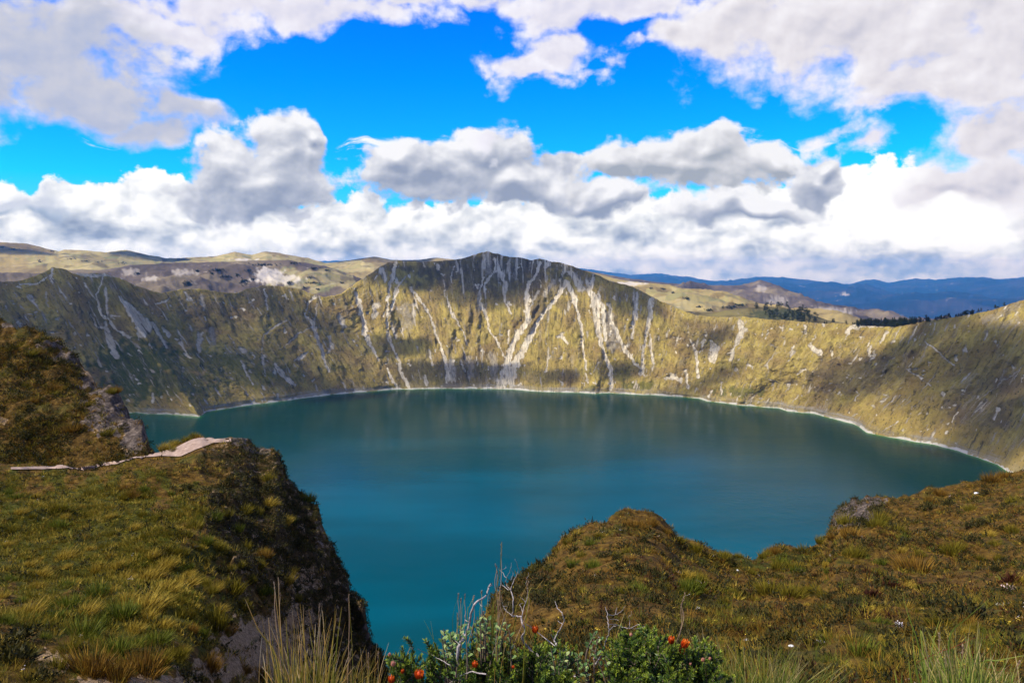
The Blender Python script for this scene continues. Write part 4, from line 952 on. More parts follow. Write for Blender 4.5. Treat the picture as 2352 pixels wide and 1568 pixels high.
flowers(1598, 1527, 12, 'small pale flower cluster behind the orange flowered shrub', WHT)

# ------------------------------------------------------------------ trees on the far rim
BARK, t, b, out = material('dark_bark'); b.inputs['Base Color'].default_value = (.06, .045, .035, 1); b.inputs['Roughness'].default_value = .9
NEEDLE = plant_mat('dark_conifer_foliage', [(0, (.010, .016, .007)), (.5, (.025, .036, .014)), (1, (.055, .065, .025))], trans=.1)
def cyl(p0, p1, r0, r1, n=6):
    p0, p1 = np.array(p0, float), np.array(p1, float); d = p1 - p0; d /= np.linalg.norm(d) + 1e-9
    a = np.cross(d, [0, 0, 1.] if abs(d[2]) < .9 else [1., 0, 0]); a /= np.linalg.norm(a); b_ = np.cross(d, a)
    th = np.arange(n) * 2 * np.pi / n; ring = np.cos(th)[:, None] * a + np.sin(th)[:, None] * b_
    V = np.concatenate([p0 + ring * r0, p1 + ring * r1]); k = np.arange(n); k2 = (k + 1) % n
    return V, np.concatenate([np.stack([k, k2, k2 + n], 1), np.stack([k, k2 + n, k + n], 1)]), np.full(2 * n, .5)
def tree_crown(h, kind):
    n = 420
    if kind == 0:      # narrow pine
        z = RS.beta(1.2, 1.5, n); r = (1 - z) ** .8 * .24 * h * (1 + .3 * np.sin(z * 23)); z = .18 * h + z * .82 * h
    else:              # rounder, open crown
        c = RS.normal(size=(7, 3)) * [.14 * h, .14 * h, .16 * h] + [0, 0, .66 * h]; k = RS.randint(0, 7, n)
        p = c[k] + RS.normal(size=(n, 3)) * .075 * h
    if kind == 0:
        a = RS.uniform(0, 6.28, n); q = np.sqrt(RS.uniform(.15, 1, n)); p = np.stack([np.cos(a) * r * q, np.sin(a) * r * q, z], 1)
    d = norm(p - np.array([0, 0, .5 * h]) + RS.normal(size=(n, 3)) * .3 * h)
    return blades(p, d, .09 * h * RS.uniform(.6, 1.3, n), .05 * h * RS.uniform(.6, 1.3, n), RS.uniform(0, 1, n), np.zeros((n, 3)), segs=1)
def tree_trunk(h):
    return merge([cyl((0, 0, -.5), (.01 * h, 0, .5 * h), .022 * h, .014 * h), cyl((.01 * h, 0, .5 * h), (0, 0, .9 * h), .014 * h, .004 * h), cyl((.01 * h, 0, .45 * h), (.1 * h, .02 * h, .66 * h), .008 * h, .003 * h, 4), cyl((0, 0, .5 * h), (-.09 * h, -.03 * h, .68 * h), .008 * h, .003 * h, 4)])
TREES = [(mesh_from('crown', tree_crown(1., k), NEEDLE), mesh_from('trunk', tree_trunk(1.), BARK), k) for k in (0, 0, 0, 1, 1, 1)]
sel = slice(1000, 1460)
nt_ = WALL['verts'].reshape(1500, -1, 3)[sel, -24:]
WB = bvh_of(nt_); MB_ = bvh_of(MOUND[6].reshape(*MOUND[7], 3))
def put_tree(x, y, h, trees, label, group, pick=None):
    p = drop(x, y, trees)
    if p is None: return
    cr, tk, k = random.choice(TREES if pick is None else [q for q in TREES if q[2] == pick])
    o = link('tree', None, loc=p, rot=(0, 0, random.uniform(0, 6.28)), scale=(h * random.uniform(.85, 1.2), h * random.uniform(.85, 1.2), h)); o['label'] = label; o['category'] = 'tree'; o['group'] = group
    link('crown', cr, o); link('trunk', tk, o)
def at_rim(u, off):
    th = ang(u, 735)[0]; i = np.argsort(WALL['thr']); d = np.interp(th, WALL['thr'][i], WALL['Dr'][i]) + off
    return d * math.sin(th), d * math.cos(th)
hcurve = uline([(1880, 12), (1900, 16), (1920, 10), (1950, 14), (1975, 20), (2040, 26), (2065, 26), (2085, 18), (2120, 17), (2200, 15), (2250, 13), (2270, 16), (2320, 9)])
for i in range(230):
    u = random.choice([random.uniform(1885, 2315), random.uniform(1960, 2090), random.uniform(1960, 2240)])
    off = random.uniform(-7, 14); x, y = at_rim(u, off)
    put_tree(x, y, float(hcurve(u)) * random.uniform(.6, .95) + off * .12, (WB,), 'dark tree in the line along the crater rim', 'trees along the crater rim')
for i in range(64):
    u = random.choice([random.gauss(1805, 30), random.gauss(1840, 26), random.uniform(1756, 1880)]); v = random.uniform(708, 740)
    th = ang(u, 715)[0]; d = random.uniform(2780, 2960)
    put_tree(d * math.sin(th), d * math.cos(th), random.uniform(13, 23), (MB_,), 'dark tree on the grassy mound behind the crater rim', 'trees on the mound behind the rim', 1)
# ------------------------------------------------------------------ far groves: read as dark masses
def groves():
    H1 = [(1210,157,65,5),(1000,182,35,7),(1140,183,16,6),(1040,212,35,5),(905,185,12,6),(1120,235,22,14),(1155,222,14,5),(860,245,22,12),(970,197,12,5),(1090,203,10,5),(1330,240,14,6),(1440,240,30,5),(1395,262,8,4),(1420,215,14,5),
          (1460,270,8,4),(1570,240,12,4),(1445,172,30,4),(185,142,12,8),(330,128,30,3),(390,138,30,3),(560,148,25,5),(10,75,14,6),(70,85,35,4),(235,93,16,3),(1350,150,30,4),(1500,182,20,3),(630,197,16,5),(970,120,14,3),(450,143,20,3)]
    H2 = [(640,170,16,4),(695,172,16,5),(800,218,12,6),(1000,257,35,7),(1045,247,30,5),(860,255,16,4),(900,270,20,4),(740,190,10,3)]
    pts = []
    hb = [BVHTree.FromPolygons([tuple(v.co) for v in o.data.vertices], [tuple(p.vertices) for p in o.data.polygons]) for o in COL.objects if o.name.startswith('hills')]
    for lst, (ox, oy) in ((H1, (0, 530.8)), (H2, (1176, 578.5))):
        for (x, y, a, b_) in lst:
            for _ in range(int(5 + a * b_ * .16)):
                q = RS.normal(size=2) * .45
                h = hit(ox + .5 * (x + a * q[0]), oy + .5 * (y + b_ * q[1]), hb)
                if h and h[1] > 3000: pts.append(h[0])
    parts = []
    base = bushy(26, .55, .5)
    for p in pts:
        s = RS.uniform(4, 9); v, f, t = base
        parts.append((v * s + np.array(p) + [0, 0, s * .2], f, t))
    link('woodland', mesh_from('woodland', merge(parts), NEEDLE), kind='stuff')
groves()
# further single tussocks between the larger ones
for (u0, u1, v0, v1, n, kinds, s0, s1, where, grp) in [(0, 480, 1120, 1290, 26, 'goonr', 34, 60, 'on the grassy slope below the footpath', 'below the footpath'), (420, 720, 1100, 1420, 34, 'oogdn', 50, 85, 'on the dark flank that faces the lake', 'on the dark flank'),
        (1640, 2340, 1180, 1500, 50, 'ooorgndd', 40, 85, 'on the brown slope beside the lake', 'on the brown slope'), (0, 300, 800, 1040, 26, 'ddoor', 34, 60, 'on the dark knoll above the footpath', 'on the knoll above the footpath')]:
    for _ in range(n):
        put_tussock(random.choice(kinds), random.uniform(u0, u1), random.uniform(v0, v1), random.uniform(s0, s1) * .45, where, grp)
# ------------------------------------------------------------------ plants right in front of the viewpoint
def Q1(x, y): return 850.75 + .1753 * x, 1293.1 + .1753 * y
def Q2(x, y): return 1225 + .2026 * x, 1293.1 + .2026 * y
def Q3(x, y): return 476.4 + .2622 * x, 1157 + .2622 * y
def Q4(x, y): return 1973.7 + .1609 * x, 1327.2 + .1609 * y
TWIG, t, b, out = material('bleached_twig')
t.put(b.inputs['Base Color'], t.ramp(t.noise(t.new('ShaderNodeNewGeometry').outputs['Position'], 60, 5, .7), [(.3, (.12, .095, .085)), (.55, (.33, .28, .26)), (.8, (.50, .46, .44))])); b.inputs['Roughness'].default_value = .9
WOOD, t, b, out = material('brown_stem')
t.put(b.inputs['Base Color'], t.ramp(t.noise(t.new('ShaderNodeNewGeometry').outputs['Position'], 60, 5, .7), [(.3, (.05, .035, .025)), (.7, (.17, .12, .08))])); b.inputs['Roughness'].default_value = .9
LEAF = plant_mat('spiny_leaf', [(0, (.014, .030, .007)), (.35, (.048, .095, .018)), (.6, (.17, .23, .022)), (1, (.46, .48, .05))], rough=.4, trans=.12)
SILV = plant_mat('silver_leaf', [(0, (.04, .10, .025)), (.5, (.13, .22, .05)), (1, (.44, .47, .19))], rough=.55, trans=.2)
FRG = plant_mat('tall_green_blade', [(0, (.04, .065, .008)), (.35, (.12, .17, .018)), (.65, (.25, .29, .045)), (.85, (.38, .30, .08)), (1, (.48, .36, .16))], rough=.5, trans=.25)
FRY = plant_mat('tall_dry_blade', [(0, (.06, .07, .008)), (.3, (.15, .15, .015)), (.6, (.32, .23, .04)), (.85, (.42, .24, .06)), (1, (.58, .44, .24))], rough=.5, trans=.25)
ORG = plant_mat('orange_bracts', [(0, (.22, .015, .004)), (.45, (.58, .07, .008)), (.8, (.80, .20, .02)), (1, (.9, .45, .08))], rough=.45, trans=.15)
PKB = plant_mat('pink_bud', [(0, (.28, .10, .06)), (.5, (.55, .24, .15)), (1, (.75, .45, .33))], rough=.5, trans=.1)
SEED = plant_mat('seed_head', [(0, (.16, .09, .05)), (.5, (.34, .22, .13)), (1, (.62, .50, .34))], trans=.1)
REDB = plant_mat('red_blade', [(0, (.10, .012, .008)), (.5, (.28, .03, .02)), (1, (.45, .12, .07))], trans=.1)

def tube(pts, radii, n=6):
    """continuous tapering stem through pts"""
    P = np.array([tuple(p) for p in pts], float); m = len(P)
    T = np.gradient(P, axis=0); T = norm(T)
    ref = np.array([.31, .9, .3]); A = norm(np.cross(T, ref)); B = np.cross(T, A)
    th = np.arange(n) * 2 * np.pi / n; r = np.interp(np.linspace(0, 1, m), np.linspace(0, 1, len(radii)), radii)
    V = (P[:, None] + (np.cos(th)[None, :, None] * A[:, None] + np.sin(th)[None, :, None] * B[:, None]) * r[:, None, None]).reshape(-1, 3)
    f = []
    for i in range(m - 1):
        for k in range(n):
            a, b_, c, d = i * n + k, i * n + (k + 1) % n, (i + 1) * n + (k + 1) % n, (i + 1) * n + k
            f += [(a, b_, c), (a, c, d)]
    return V, np.array(f), np.full(len(V), .5)
def smooth_line(pts, k=5):
    P = np.array([tuple(p) for p in pts], float)
    if len(P) < 3: return np.array([P[0] + (P[-1] - P[0]) * q for q in np.linspace(0, 1, k)])
    out = []
    E = np.vstack([2 * P[0] - P[1], P, 2 * P[-1] - P[-2]])
    for i in range(1, len(E) - 2):
        for q in np.arange(k) / k:
            a, b_, c, d = E[i - 1], E[i], E[i + 1], E[i + 2]
            out.append(.5 * (2 * b_ + (c - a) * q + (2 * a - 5 * b_ + 4 * c - d) * q * q + (3 * b_ - a - 3 * c + d) * q ** 3))
    out.append(P[-1]); return np.array(out)
def brush(path, dens=900, leaf=.017, wid=.0048, tip=.45):
    """spiny leaves set all round a stem, paler towards its tip"""
    P = np.array(path); L = np.concatenate([[0], np.cumsum(np.linalg.norm(np.diff(P, axis=0), axis=1))]); n = int(dens * L[-1]) + 12
    s = RS.uniform(0, 1, n) ** .85 * L[-1]; c = np.stack([np.interp(s, L, P[:, k]) for k in range(3)], 1)
    T = norm(np.stack([np.interp(s, L, np.gradient(P[:, k], L)) for k in range(3)], 1))
    rr = RS.normal(size=(n, 3)); rad = norm(rr - (rr * T).sum(1, keepdims=True) * T)
    end = s / L[-1]
    d = norm(rad + T * (.55 + 1.2 * sstep(.88, 1, end))[:, None])
    tone = .12 + .25 * RS.uniform(0, 1, n) + tip * sstep(.72, 1, end)
    return blades(c, d, leaf * RS.uniform(.75, 1.2, n) * (1 - .3 * (end > .95)), wid * RS.uniform(.8, 1.3, n), tone, T * .15, segs=2)
def head(c, axis, L=.036, r=.012, n=70, open_=.2):
    L *= .84; r *= .8
    """flower head: layered upright pointed bracts round an axis"""
    c = np.array(c, float); ax = norm(np.array(axis, float)); a0 = norm(np.cross(ax, [.3, .8, .1])); b0 = np.cross(ax, a0)
    lay = RS.uniform(0, 1, n); th = RS.uniform(0, 6.28, n); rad = np.cos(th)[:, None] * a0 + np.sin(th)[:, None] * b0
    base = c + ax * (lay * L * .5)[:, None] + rad * (r * (.55 + .4 * np.sin(lay * 3)))[:, None]
    d = norm(ax + rad * (open_ + RS.normal(size=n) * .07)[:, None])
    v1 = blades(base, d, L * .55 * RS.uniform(.8, 1.1, n), np.full(n, r * .55), lay * .8, -rad * .10, segs=2)
    core = tube([c - ax * L * .05, c + ax * L * .15, c + ax * L * .45, c + ax * L * .75, c + ax * L * .85], [r * .35, r * .85, r * .95, r * .6, r * .1], 10)
    return merge([v1, (core[0], core[1], np.full(len(core[0]), .3))])
def bent(a, b_, sag=.05, k=4):
    a, b_ = np.array(tuple(a)), np.array(tuple(b_)); m_ = (a + b_) / 2 + RS.normal(size=3) * np.linalg.norm(b_ - a) * sag
    return smooth_line([a, m_, b_], k)

def spiny_shrub(base, tips, label, flowers=(), buds=(), dens=900, side=2, leaf=.017):
    """base (u, v, d); tips [(u, v, d)]"""
    B = pt(*base); o = link('flowering_shrub', None, loc=B); o['label'] = label; o['category'] = 'shrub'
    st, lf = [], []
    def stem(t0, t1, r0=.004):
        p = bent(t0, t1, .06, 5); st.append(tube(p, [r0, .0016], 5)); return p
    for (u, v, d) in tips:
        T = pt(u, v, d); q = Vector(tuple(np.array(B) * .55 + np.array(T) * .45)) + Vector(RS.normal(size=3) * .03); q.z = min(q.z, T.z - .04)
        p0 = bent(B, q, .08, 5); st.append(tube(p0, [.008, .004], 6))
        p = stem(q, T); lf.append(brush(np.concatenate([p0[4:], p[1:]]), dens, leaf))
        for _ in range(side):
            f_ = RS.randint(2, len(p) - 2); w = p[f_]; dr = norm(RS.normal(size=3) * [1, .8, .35] + np.array([0, 0, .9]))
            e = w + dr * RS.uniform(.04, .10)
            pp = stem(w, e, .0025); lf.append(brush(pp, dens, leaf * .95))
    loc = np.array(B)
    def sub(name, parts, mat):
        v, f, t_ = merge(parts); link(name, mesh_from(name, (v - loc, f, t_), mat), o)
    sub('stems', st, WOOD); sub('leaves', lf, LEAF)
    for (u, v, d, L, op, lean) in flowers:
        c = pt(u, v, d); ax = (lean, -.15, 1.)
        sub('flower', [head(np.array(c) - norm(np.array(ax)) * L * .5, ax, L, L * .36, 90, op)], ORG)
        p = bent(c + Vector((-lean * .02, .0, -L * .5)), c + Vector((-lean * .1, .03, -.10)), .05, 4); sub('flower_stalk', [tube(p, [.0022, .003], 5), brush(p[::-1][:-1], dens * .8, leaf * .8)], LEAF)
    for (u, v, d, L) in buds:
        c = pt(u, v, d); sub('bud', [head(np.array(c) - [0, 0, L * .5], (.05, -.1, 1), L, L * .42, 50, .05)], PKB)
        p = bent(c + Vector((0, 0, -L * .5)), c + Vector((.01, .02, -.09)), .05, 4); sub('bud_stalk', [tube(p, [.002, .003], 5), brush(p[::-1][:-1], dens * .8, leaf * .8)], LEAF)
    return o
def q1(l, d=3.0, j=.12): return [(*Q1(x, y), d + RS.uniform(-j, j)) for x, y in l]
def q2(l, d=3.1, j=.15): return [(*Q2(x, y), d + RS.uniform(-j, j)) for x, y in l]
def rnd_tips(u0, u1, v0, v1, n, d0, d1): return [(RS.uniform(u0, u1), RS.uniform(v0, v1), RS.uniform(d0, d1)) for _ in range(n)]
spiny_shrub((958, 1690, 2.95), q1([(250,1215),(330,1170),(410,1190),(480,1205),(550,1185),(665,1205),(775,1290),(230,1270),(380,1270),(300,1400),(450,1330),(530,1290),(600,1370),(700,1330),(400,1450),(560,1420),(480,1520),(340,1330),(640,1500),(740,1440)]),
            'small spiny green shrub with orange heads alone against the blue lake water',
            [(*Q1(275, 1505), 2.85, .034, .25, -.1), (*Q1(640, 1440), 2.85, .040, .55, .05), (*Q1(420, 1405), 2.9, .020, .1, 0)], [(*Q1(250, 1185), 2.9, .016), (*Q1(296, 1300), 2.85, .024)], side=1)
spiny_shrub((1050, 1690, 3.0), q1([(800,1085),(850,1060),(825,1150),(880,1170),(960,1190),(780,1120),(900,1280),(1000,1260),(1050,1330),(960,1340),(1090,1420),(900,1400)], 3.05),
            'sparse leafy spiny shrub under the white dead branch', side=1)
spiny_shrub((1150, 1700, 3.0), q1([(1250,1290),(1320,1280),(1400,1270),(1450,1130),(1520,1080),(1600,1100),(1700,1130),(1790,1090),(1830,1120),(1650,1250),(1560,1220),(1500,1330),(1700,1300),(1780,1260),(1240,1350),(1350,1400),(1600,1400),(1450,1450),(1750,1430)], 3.0) + rnd_tips(1050, 1190, 1500, 1560, 12, 2.7, 3.0),
            'dense dark spiny shrub with one round orange head beneath the silver leaves', [(*Q1(1370, 1310), 2.8, .027, .3, 0)], (), side=3)
spiny_shrub((1235, 1700, 3.1), q1([(1900,1180),(1960,1130),(2050,1150),(2160,1090),(2210,1070),(2290,1060),(2320,1110),(2060,1290),(2150,1250),(1960,1300),(2250,1200),(2200,1330),(1900,1340)], 3.1) + q2([(60,940),(110,910),(150,900),(210,960),(380,900),(430,940),(300,880),(490,940),(330,1060),(180,1080),(90,1050),(430,1080)], 3.2) + rnd_tips(1190, 1320, 1505, 1560, 14, 2.7, 3.1),
            'dark green spiny shrub topped by a single tall orange flower', [(*Q1(2160, 850), 3.0, .036, .12, .02), (*Q1(1870, 1352), 2.8, .014, .4, 0)], (), side=2)
spiny_shrub((1440, 1700, 3.1), q2([(880,870),(940,860),(1000,850),(1060,830),(1040,770),(990,790),(1180,810),(1230,850),(1340,825),(1300,900),(1390,850),(1440,885),(1510,900),(1600,895),(1640,930),(1090,950),(1150,930),(1240,960),(1200,1000),(900,1000),(960,980),(1020,1010),(1460,960),(1540,960),(1610,1040),(1560,1090),(1240,1150),(1290,1200),(1100,1120),(1150,1170),(1380,1100),(1440,1150),(1000,1130),(880,1120),(930,1200),(1500,1180)]) + rnd_tips(1390, 1560, 1520, 1560, 14, 2.7, 3.0),
            'widest spiny green shrub with one dark red flower and a small bud in front', [(*Q2(1566, 858), 3.0, .036, .22, .05)], [(*Q2(1106, 800), 3.0, .016)], side=3, dens=1000)
spiny_shrub((1590, 1700, 3.15), q2([(1680,985),(1740,965),(1690,1040),(1640,1120),(1600,1180),(1760,1050),(1810,980),(1840,1010),(1930,870),(1970,850),(2020,880),(2060,940),(2070,1000),(1960,920),(1900,950),(2040,1060),(1980,1010),(1900,1060),(2060,1150),(1950,1150),(1850,1120),(1760,1160),(1700,1220),(2000,1230),(1870,1230)], 3.15) + rnd_tips(1560, 1650, 1530, 1565, 8, 2.8, 3.1),
            'spiny green shrub bearing the bright orange flower with a red one just below', [(*Q2(1728, 895), 3.0, .042, .18, .35), (*Q2(1690, 978), 3.02, .032, .1, .3)], [(*Q2(1922, 1082), 3.0, .018), (*Q2(1780, 1130), 3.0, .014), (*Q2(2000, 1070), 3.0, .014)], side=2)

# --- shrub with pale oval leaves
def oval_leaf(c, d, up, L, w, tone):
    d = norm(np.array(d)); s = norm(np.cross(d, up)); n_ = np.cross(s, d)
    t_ = np.array([0, .25, .55, .85, 1.0]); wd = np.array([.12, .85, 1.0, .6, .0]) * w / 2
    V = []
    for a, b_ in zip(t_, wd):
        p = c + d * L * a - n_ * L * .12 * a * a
        V += [p - s * b_ + n_ * b_ * .35, p, p + s * b_ + n_ * b_ * .35]
    f = []
    for i in range(4):
        a = i * 3; f += [(a, a + 1, a + 4), (a, a + 4, a + 3), (a + 1, a + 2, a + 5), (a + 1, a + 5, a + 4)]
    tn = np.tile([tone + .22, tone - .08, tone + .22], 5)
    return np.array(V), np.array(f), np.clip(tn, 0, 1)
def silver_shrub(base, tips, label, nl=7):
    B = pt(*base); loc = np.array(B); o = link('silver_leaf_shrub', None, loc=B); o['label'] = label; o['category'] = 'shrub'
    st, lf = [], []
    for (u, v, d) in tips:
        T = pt(u, v, d); q = Vector(tuple(loc * .4 + np.array(T) * .6)) + Vector(RS.normal(size=3) * .03)
        p = smooth_line([B, q, T], 6); st.append(tube(p, [.006, .0035, .0018], 6))
        for k in range(nl):
            a = k * 2.4 + RS.uniform(0, .6); lev = k / nl
            c = p[-1] - (p[-1] - p[-4]) * (.25 + 1.1 * lev) 
            dr = np.array([math.cos(a), math.sin(a), 1.15 - .9 * lev]) + RS.normal(size=3) * .15
            lf.append(oval_leaf(c, dr, np.array([RS.normal() * .3, -.5, 1.]), RS.uniform(.018, .028), RS.uniform(.010, .014), RS.uniform(.05, .75)))
    for nm, pr, mt_ in (('stems', st, WOOD), ('leaves', lf, SILV)):
        v, f, t_ = merge(pr); me = mesh_from(nm, (v - loc, f, t_), mt_); link(nm, me, o)
silver_shrub((1040, 1690, 2.95), q1([(960,860),(930,940),(1010,930),(1100,950),(1190,800),(1255,860),(960,1010),(1080,1060),(1170,880),(1000,1060),(940,1160),(1120,1010),(1050,900),(1200,960)], 2.95), 'pale silver green oval leaves left of the white dead branch')
silver_shrub((1120, 1690, 3.0), q1([(1400,700),(1500,760),(1565,740),(1490,820),(1610,790),(1350,800),(1700,800),(1660,950),(1440,760),(1380,740),(1540,700),(1750,720),(1800,800),(1820,880),(1430,860),(1580,870),(1450,1230)], 3.0), 'pale silver green oval leaves right of the white dead branch')
silver_shrub((1310, 1690, 3.1), q2([(345,960),(370,1020),(300,1010),(420,990),(540,1030),(500,1080),(200,960),(560,1120),(340,1060)], 3.0), 'low pale leaved sprigs in the middle beneath a crooked dead twig', 8)
silver_shrub((1385, 1690, 3.1), q2([(700,780),(745,815),(690,860),(730,850),(690,980),(820,1090)], 3.05), 'upright pale leaved sprig beside the branching dead twig', 7)
silver_shrub((1475, 1690, 3.25), q2([(1230,820)], 3.2), 'single pale oval leaved sprig behind the widest spiny shrub', 5)

# --- dead twigs
def dead(paths, label, d=3.0, Q=Q1):
    pr = []; j = 0
    for (pts, r0, r1) in paths:
        P = [pt(*Q(x, y), d + .05 * math.sin(i * 1.3 + j)) for i, (x, y) in enumerate(pts)]; j += 0
        P = smooth_line(P, 4); P[1:-1] += RS.normal(size=(len(P) - 2, 3)) * .0012
        pr.append(tube(P, [r0 * .66, r1 * .72], 7))
    v, f, t_ = merge(pr); loc = np.array(v[0])
    link('dead_branch', mesh_np('dead_branch', v - loc, f, [TWIG], attrs=dict(tone=t_)), loc=tuple(loc), label=label, category='branch')
dead([([(1030,1620),(1090,1520),(1210,1400),(1140,1250),(1165,1060),(1240,960),(1290,830),(1310,700),(1360,540),(1440,470),(1510,420),(1550,310),(1585,265)], .0095, .0035), ([(1240,960),(1200,890),(1150,830)], .003, .0012),
      ([(1290,760),(1240,740),(1250,620)], .003, .001), ([(1440,470),(1430,530),(1470,560)], .003, .001), ([(1550,310),(1600,290)], .003, .002), ([(1165,1060),(1100,1000)], .003, .001)], 'thick bleached dead branch reaching up against the lake', 2.9)
dead([([(2240,1240),(2130,1160),(1990,1000),(2030,880),(1990,780),(1980,700),(1900,690),(1862,690),(1870,560),(1865,440),(1840,350)], .007, .0025), ([(1835,345),(1870,240),(1940,100),(1920,0),(1895,-60)], .0022, .0008), ([(1810,350),(1730,280),(1680,200)], .0018, .0008),
      ([(1845,345),(1780,290),(1790,180),(1830,100),(1845,-10)], .0018, .0007), ([(1785,190),(1690,80),(1640,10)], .0015, .0006), ([(1862,690),(1780,620),(1730,540),(1710,390)], .002, .0008), ([(1780,620),(1740,560),(1790,560)], .0012, .0006),
      ([(1985,690),(2050,450),(2062,350),(2040,260),(2072,120)], .002, .0008), ([(2000,640),(1950,540),(2000,520)], .0014, .0007), ([(2040,500),(1990,470),(1950,430)], .0012, .0006), ([(1840,220),(1870,120),(1830,60)], .0012, .0006), ([(1700,90),(1770,60),(1775,20)], .0012, .0005)],
     'bare grey twigs branching upward at the edge of the mound', 3.05)
dead([([(265,930),(240,860),(300,750),(350,640),(320,560),(270,500),(245,430)], .004, .0012), ([(330,690),(280,650)], .0018, .001), ([(265,915),(225,860),(200,800)], .0028, .0012)], 'single crooked bare twig standing between the orange flowers', 3.05, Q2)
dead([([(700,1150),(790,1010),(820,880),(860,790),(850,700),(845,600),(815,490)], .005, .001), ([(850,585),(930,580),(1000,540),(1045,485)], .002, .001), ([(930,580),(950,500)], .0014, .0007), ([(860,760),(900,720),(945,705)], .0018, .001), ([(862,690),(960,700),(1060,740),(1180,695),(1205,700)], .0018, .0012),
      ([(1060,740),(1180,735),(1270,715)], .0014, .0008), ([(1085,725),(1092,650),(1078,605),(1108,590),(1115,540)], .0013, .0007), ([(680,1090),(730,1010),(800,960)], .003, .002), ([(870,640),(920,630),(965,648)], .0012, .0006)], 'bare twig spreading sideways behind the widest spiny shrub', 3.15, Q2)
dead([([(2020,780),(2150,870),(2330,1010),(2420,1080)], .0025, .0022)], 'straight slanting dead stick under the tall orange flower', 3.0)
dead([([(1170,1475),(1250,1440),(1340,1425),(1520,1450)], .002, .0035)], 'pale curved dry stalk near the bottom of the dark shrub', 2.75)
dead([([(620,1115),(760,1180),(900,1250),(1040,1330)], .0012, .002)], 'thin reddish stalk crossing between the two left shrubs', 2.9)

# --- tall grasses
def grass_clump(label, base, spread, traced, rnd, mat, heads=(), w=.0045, Q=Q3, d=3.0, name='tall_grass_clump', red=()):
    """traced: paths root..tip ; rnd: (n, tip u0, u1, v0, v1)"""
    B = pt(*base); loc = np.array(B); o = link(name, None, loc=B); o['label'] = label; o['category'] = 'grass'
    pr = []
    def blade(P, w0, tone):
        P = smooth_line(P, 5); m_ = len(P); T = norm(np.gradient(P, axis=0)); sd = norm(np.cross(T, norm(RS.normal(size=3) * .4 + np.array([0, 1., .2]))))
        wd = w0 * np.linspace(1, .06, m_) ** .7 / 2
        V = np.stack([P - sd * wd[:, None], P + T * 0 + np.cross(T, sd) * wd[:, None] * .5, P + sd * wd[:, None]], 1).reshape(-1, 3)
        f = []
        for i in range(m_ - 1):
            a = i * 3; f += [(a, a + 1, a + 4), (a, a + 4, a + 3), (a + 1, a + 2, a + 5), (a + 1, a + 5, a + 4)]
        tn = np.repeat(np.clip(tone + np.linspace(-.15, .45, m_) ** 1, 0, 1), 3)
        return V, np.array(f), tn
    for pts in traced:
        dd = d + RS.uniform(-.15, .15); x0, y0 = Q(*pts[0])
        root = pt(x0 + (base[0] - x0) * .2, 1640, dd)
        P = [root] + [pt(*Q(x, y), dd) for x, y in pts]; pr.append(blade(P, w * RS.uniform(.9, 1.4), RS.uniform(.05, .6)))
    for (n, u0, u1, v0, v1) in rnd:
        for _ in range(n):
            dd = d + RS.uniform(-.25, .25); ut = RS.uniform(u0, u1); vt = v0 + (v1 - v0) * RS.uniform(0, 1) ** .8
            ur_ = base[0] + (ut - base[0]) * RS.uniform(.5, .8) + RS.normal() * spread * .2
            root = pt(ur_, 1650, dd); tip = pt(ut, vt, dd + RS.uniform(-.1, .1)); mid = (np.array(root) * .45 + np.array(tip) * .55) + np.array([(ur_ - ut) * .0003, 0, .015])
            pr.append(blade([root, mid, tip], w * RS.uniform(.45, 1.0), RS.uniform(0, .75)))
    v, f, t_ = merge(pr); link('blades', mesh_from('blades', (v - loc, f, t_), mat), o)
    for (x, y, L, lean) in heads:
        c = np.array(pt(*Q(x, y), d)); ax = norm(np.array([lean, 0, 1.]))
        n = 60; s = RS.uniform(0, 1, n); b_ = c - ax * L * s[:, None]
        sp = blades(b_, norm(ax + RS.normal(size=(n, 3)) * .28), np.full(n, .007), np.full(n, .003), RS.uniform(.1, 1, n), np.zeros((n, 3)), segs=1)
        stalk = tube(smooth_line([c - ax * L, c - ax * L * .5 - np.array([0, 0, .10]), c - np.array([lean * .3 + .01, 0, .34])], 5), [.0009, .0013], 5)
        v, f, t_ = merge([sp, stalk]); link('seed_head', mesh_from('seed_head', (v - loc, f, t_), SEED), o)
    if red:
        pr = []
        for pts in red: pr.append(blade([pt(*Q(x, y), d - .05) for x, y in pts], .0020, .1))
        v, f, t_ = merge(pr); link('red_blades', mesh_from('red_blades', (v - loc, f, t_), REDB), o)
grass_clump('tall yellow green grass clump rising in front of the rocky flank', (700, 1690, 3.0), 60,
            [[(600,1330),(450,1100),(330,830)], [(620,1400),(480,1150),(350,1000)], [(680,1560),(640,1100),(620,650)], [(690,1500),(620,1000),(585,700)], [(720,1500),(700,1200),(688,990)], [(620,1568),(560,1300),(535,990)],
             [(900,1560),(850,1250),(780,900)], [(880,1560),(850,1200),(838,880)], [(960,1560),(970,1200),(980,880)], [(1000,1560),(930,1300),(890,1070)], [(1040,1560),(1030,1250),(1008,930)], [(960,1560),(1010,1200),(1080,1040)],
             [(1060,1560),(1100,1200),(1130,920)], [(1080,1568),(1140,1330),(1210,1030)], [(960,1568),(880,1330),(790,1150)], [(1060,1500),(1090,1250),(1130,1000)]],
            [(50, 600, 690, 1400, 1550), (60, 660, 790, 1380, 1550), (50, 570, 880, 1470, 1565)], FRY, [(x, y, L, l) for x, y, L, l in [(620,640,.07,-.08),(583,690,.03,-.1),(980,880,.035,.05)]], w=.0050)
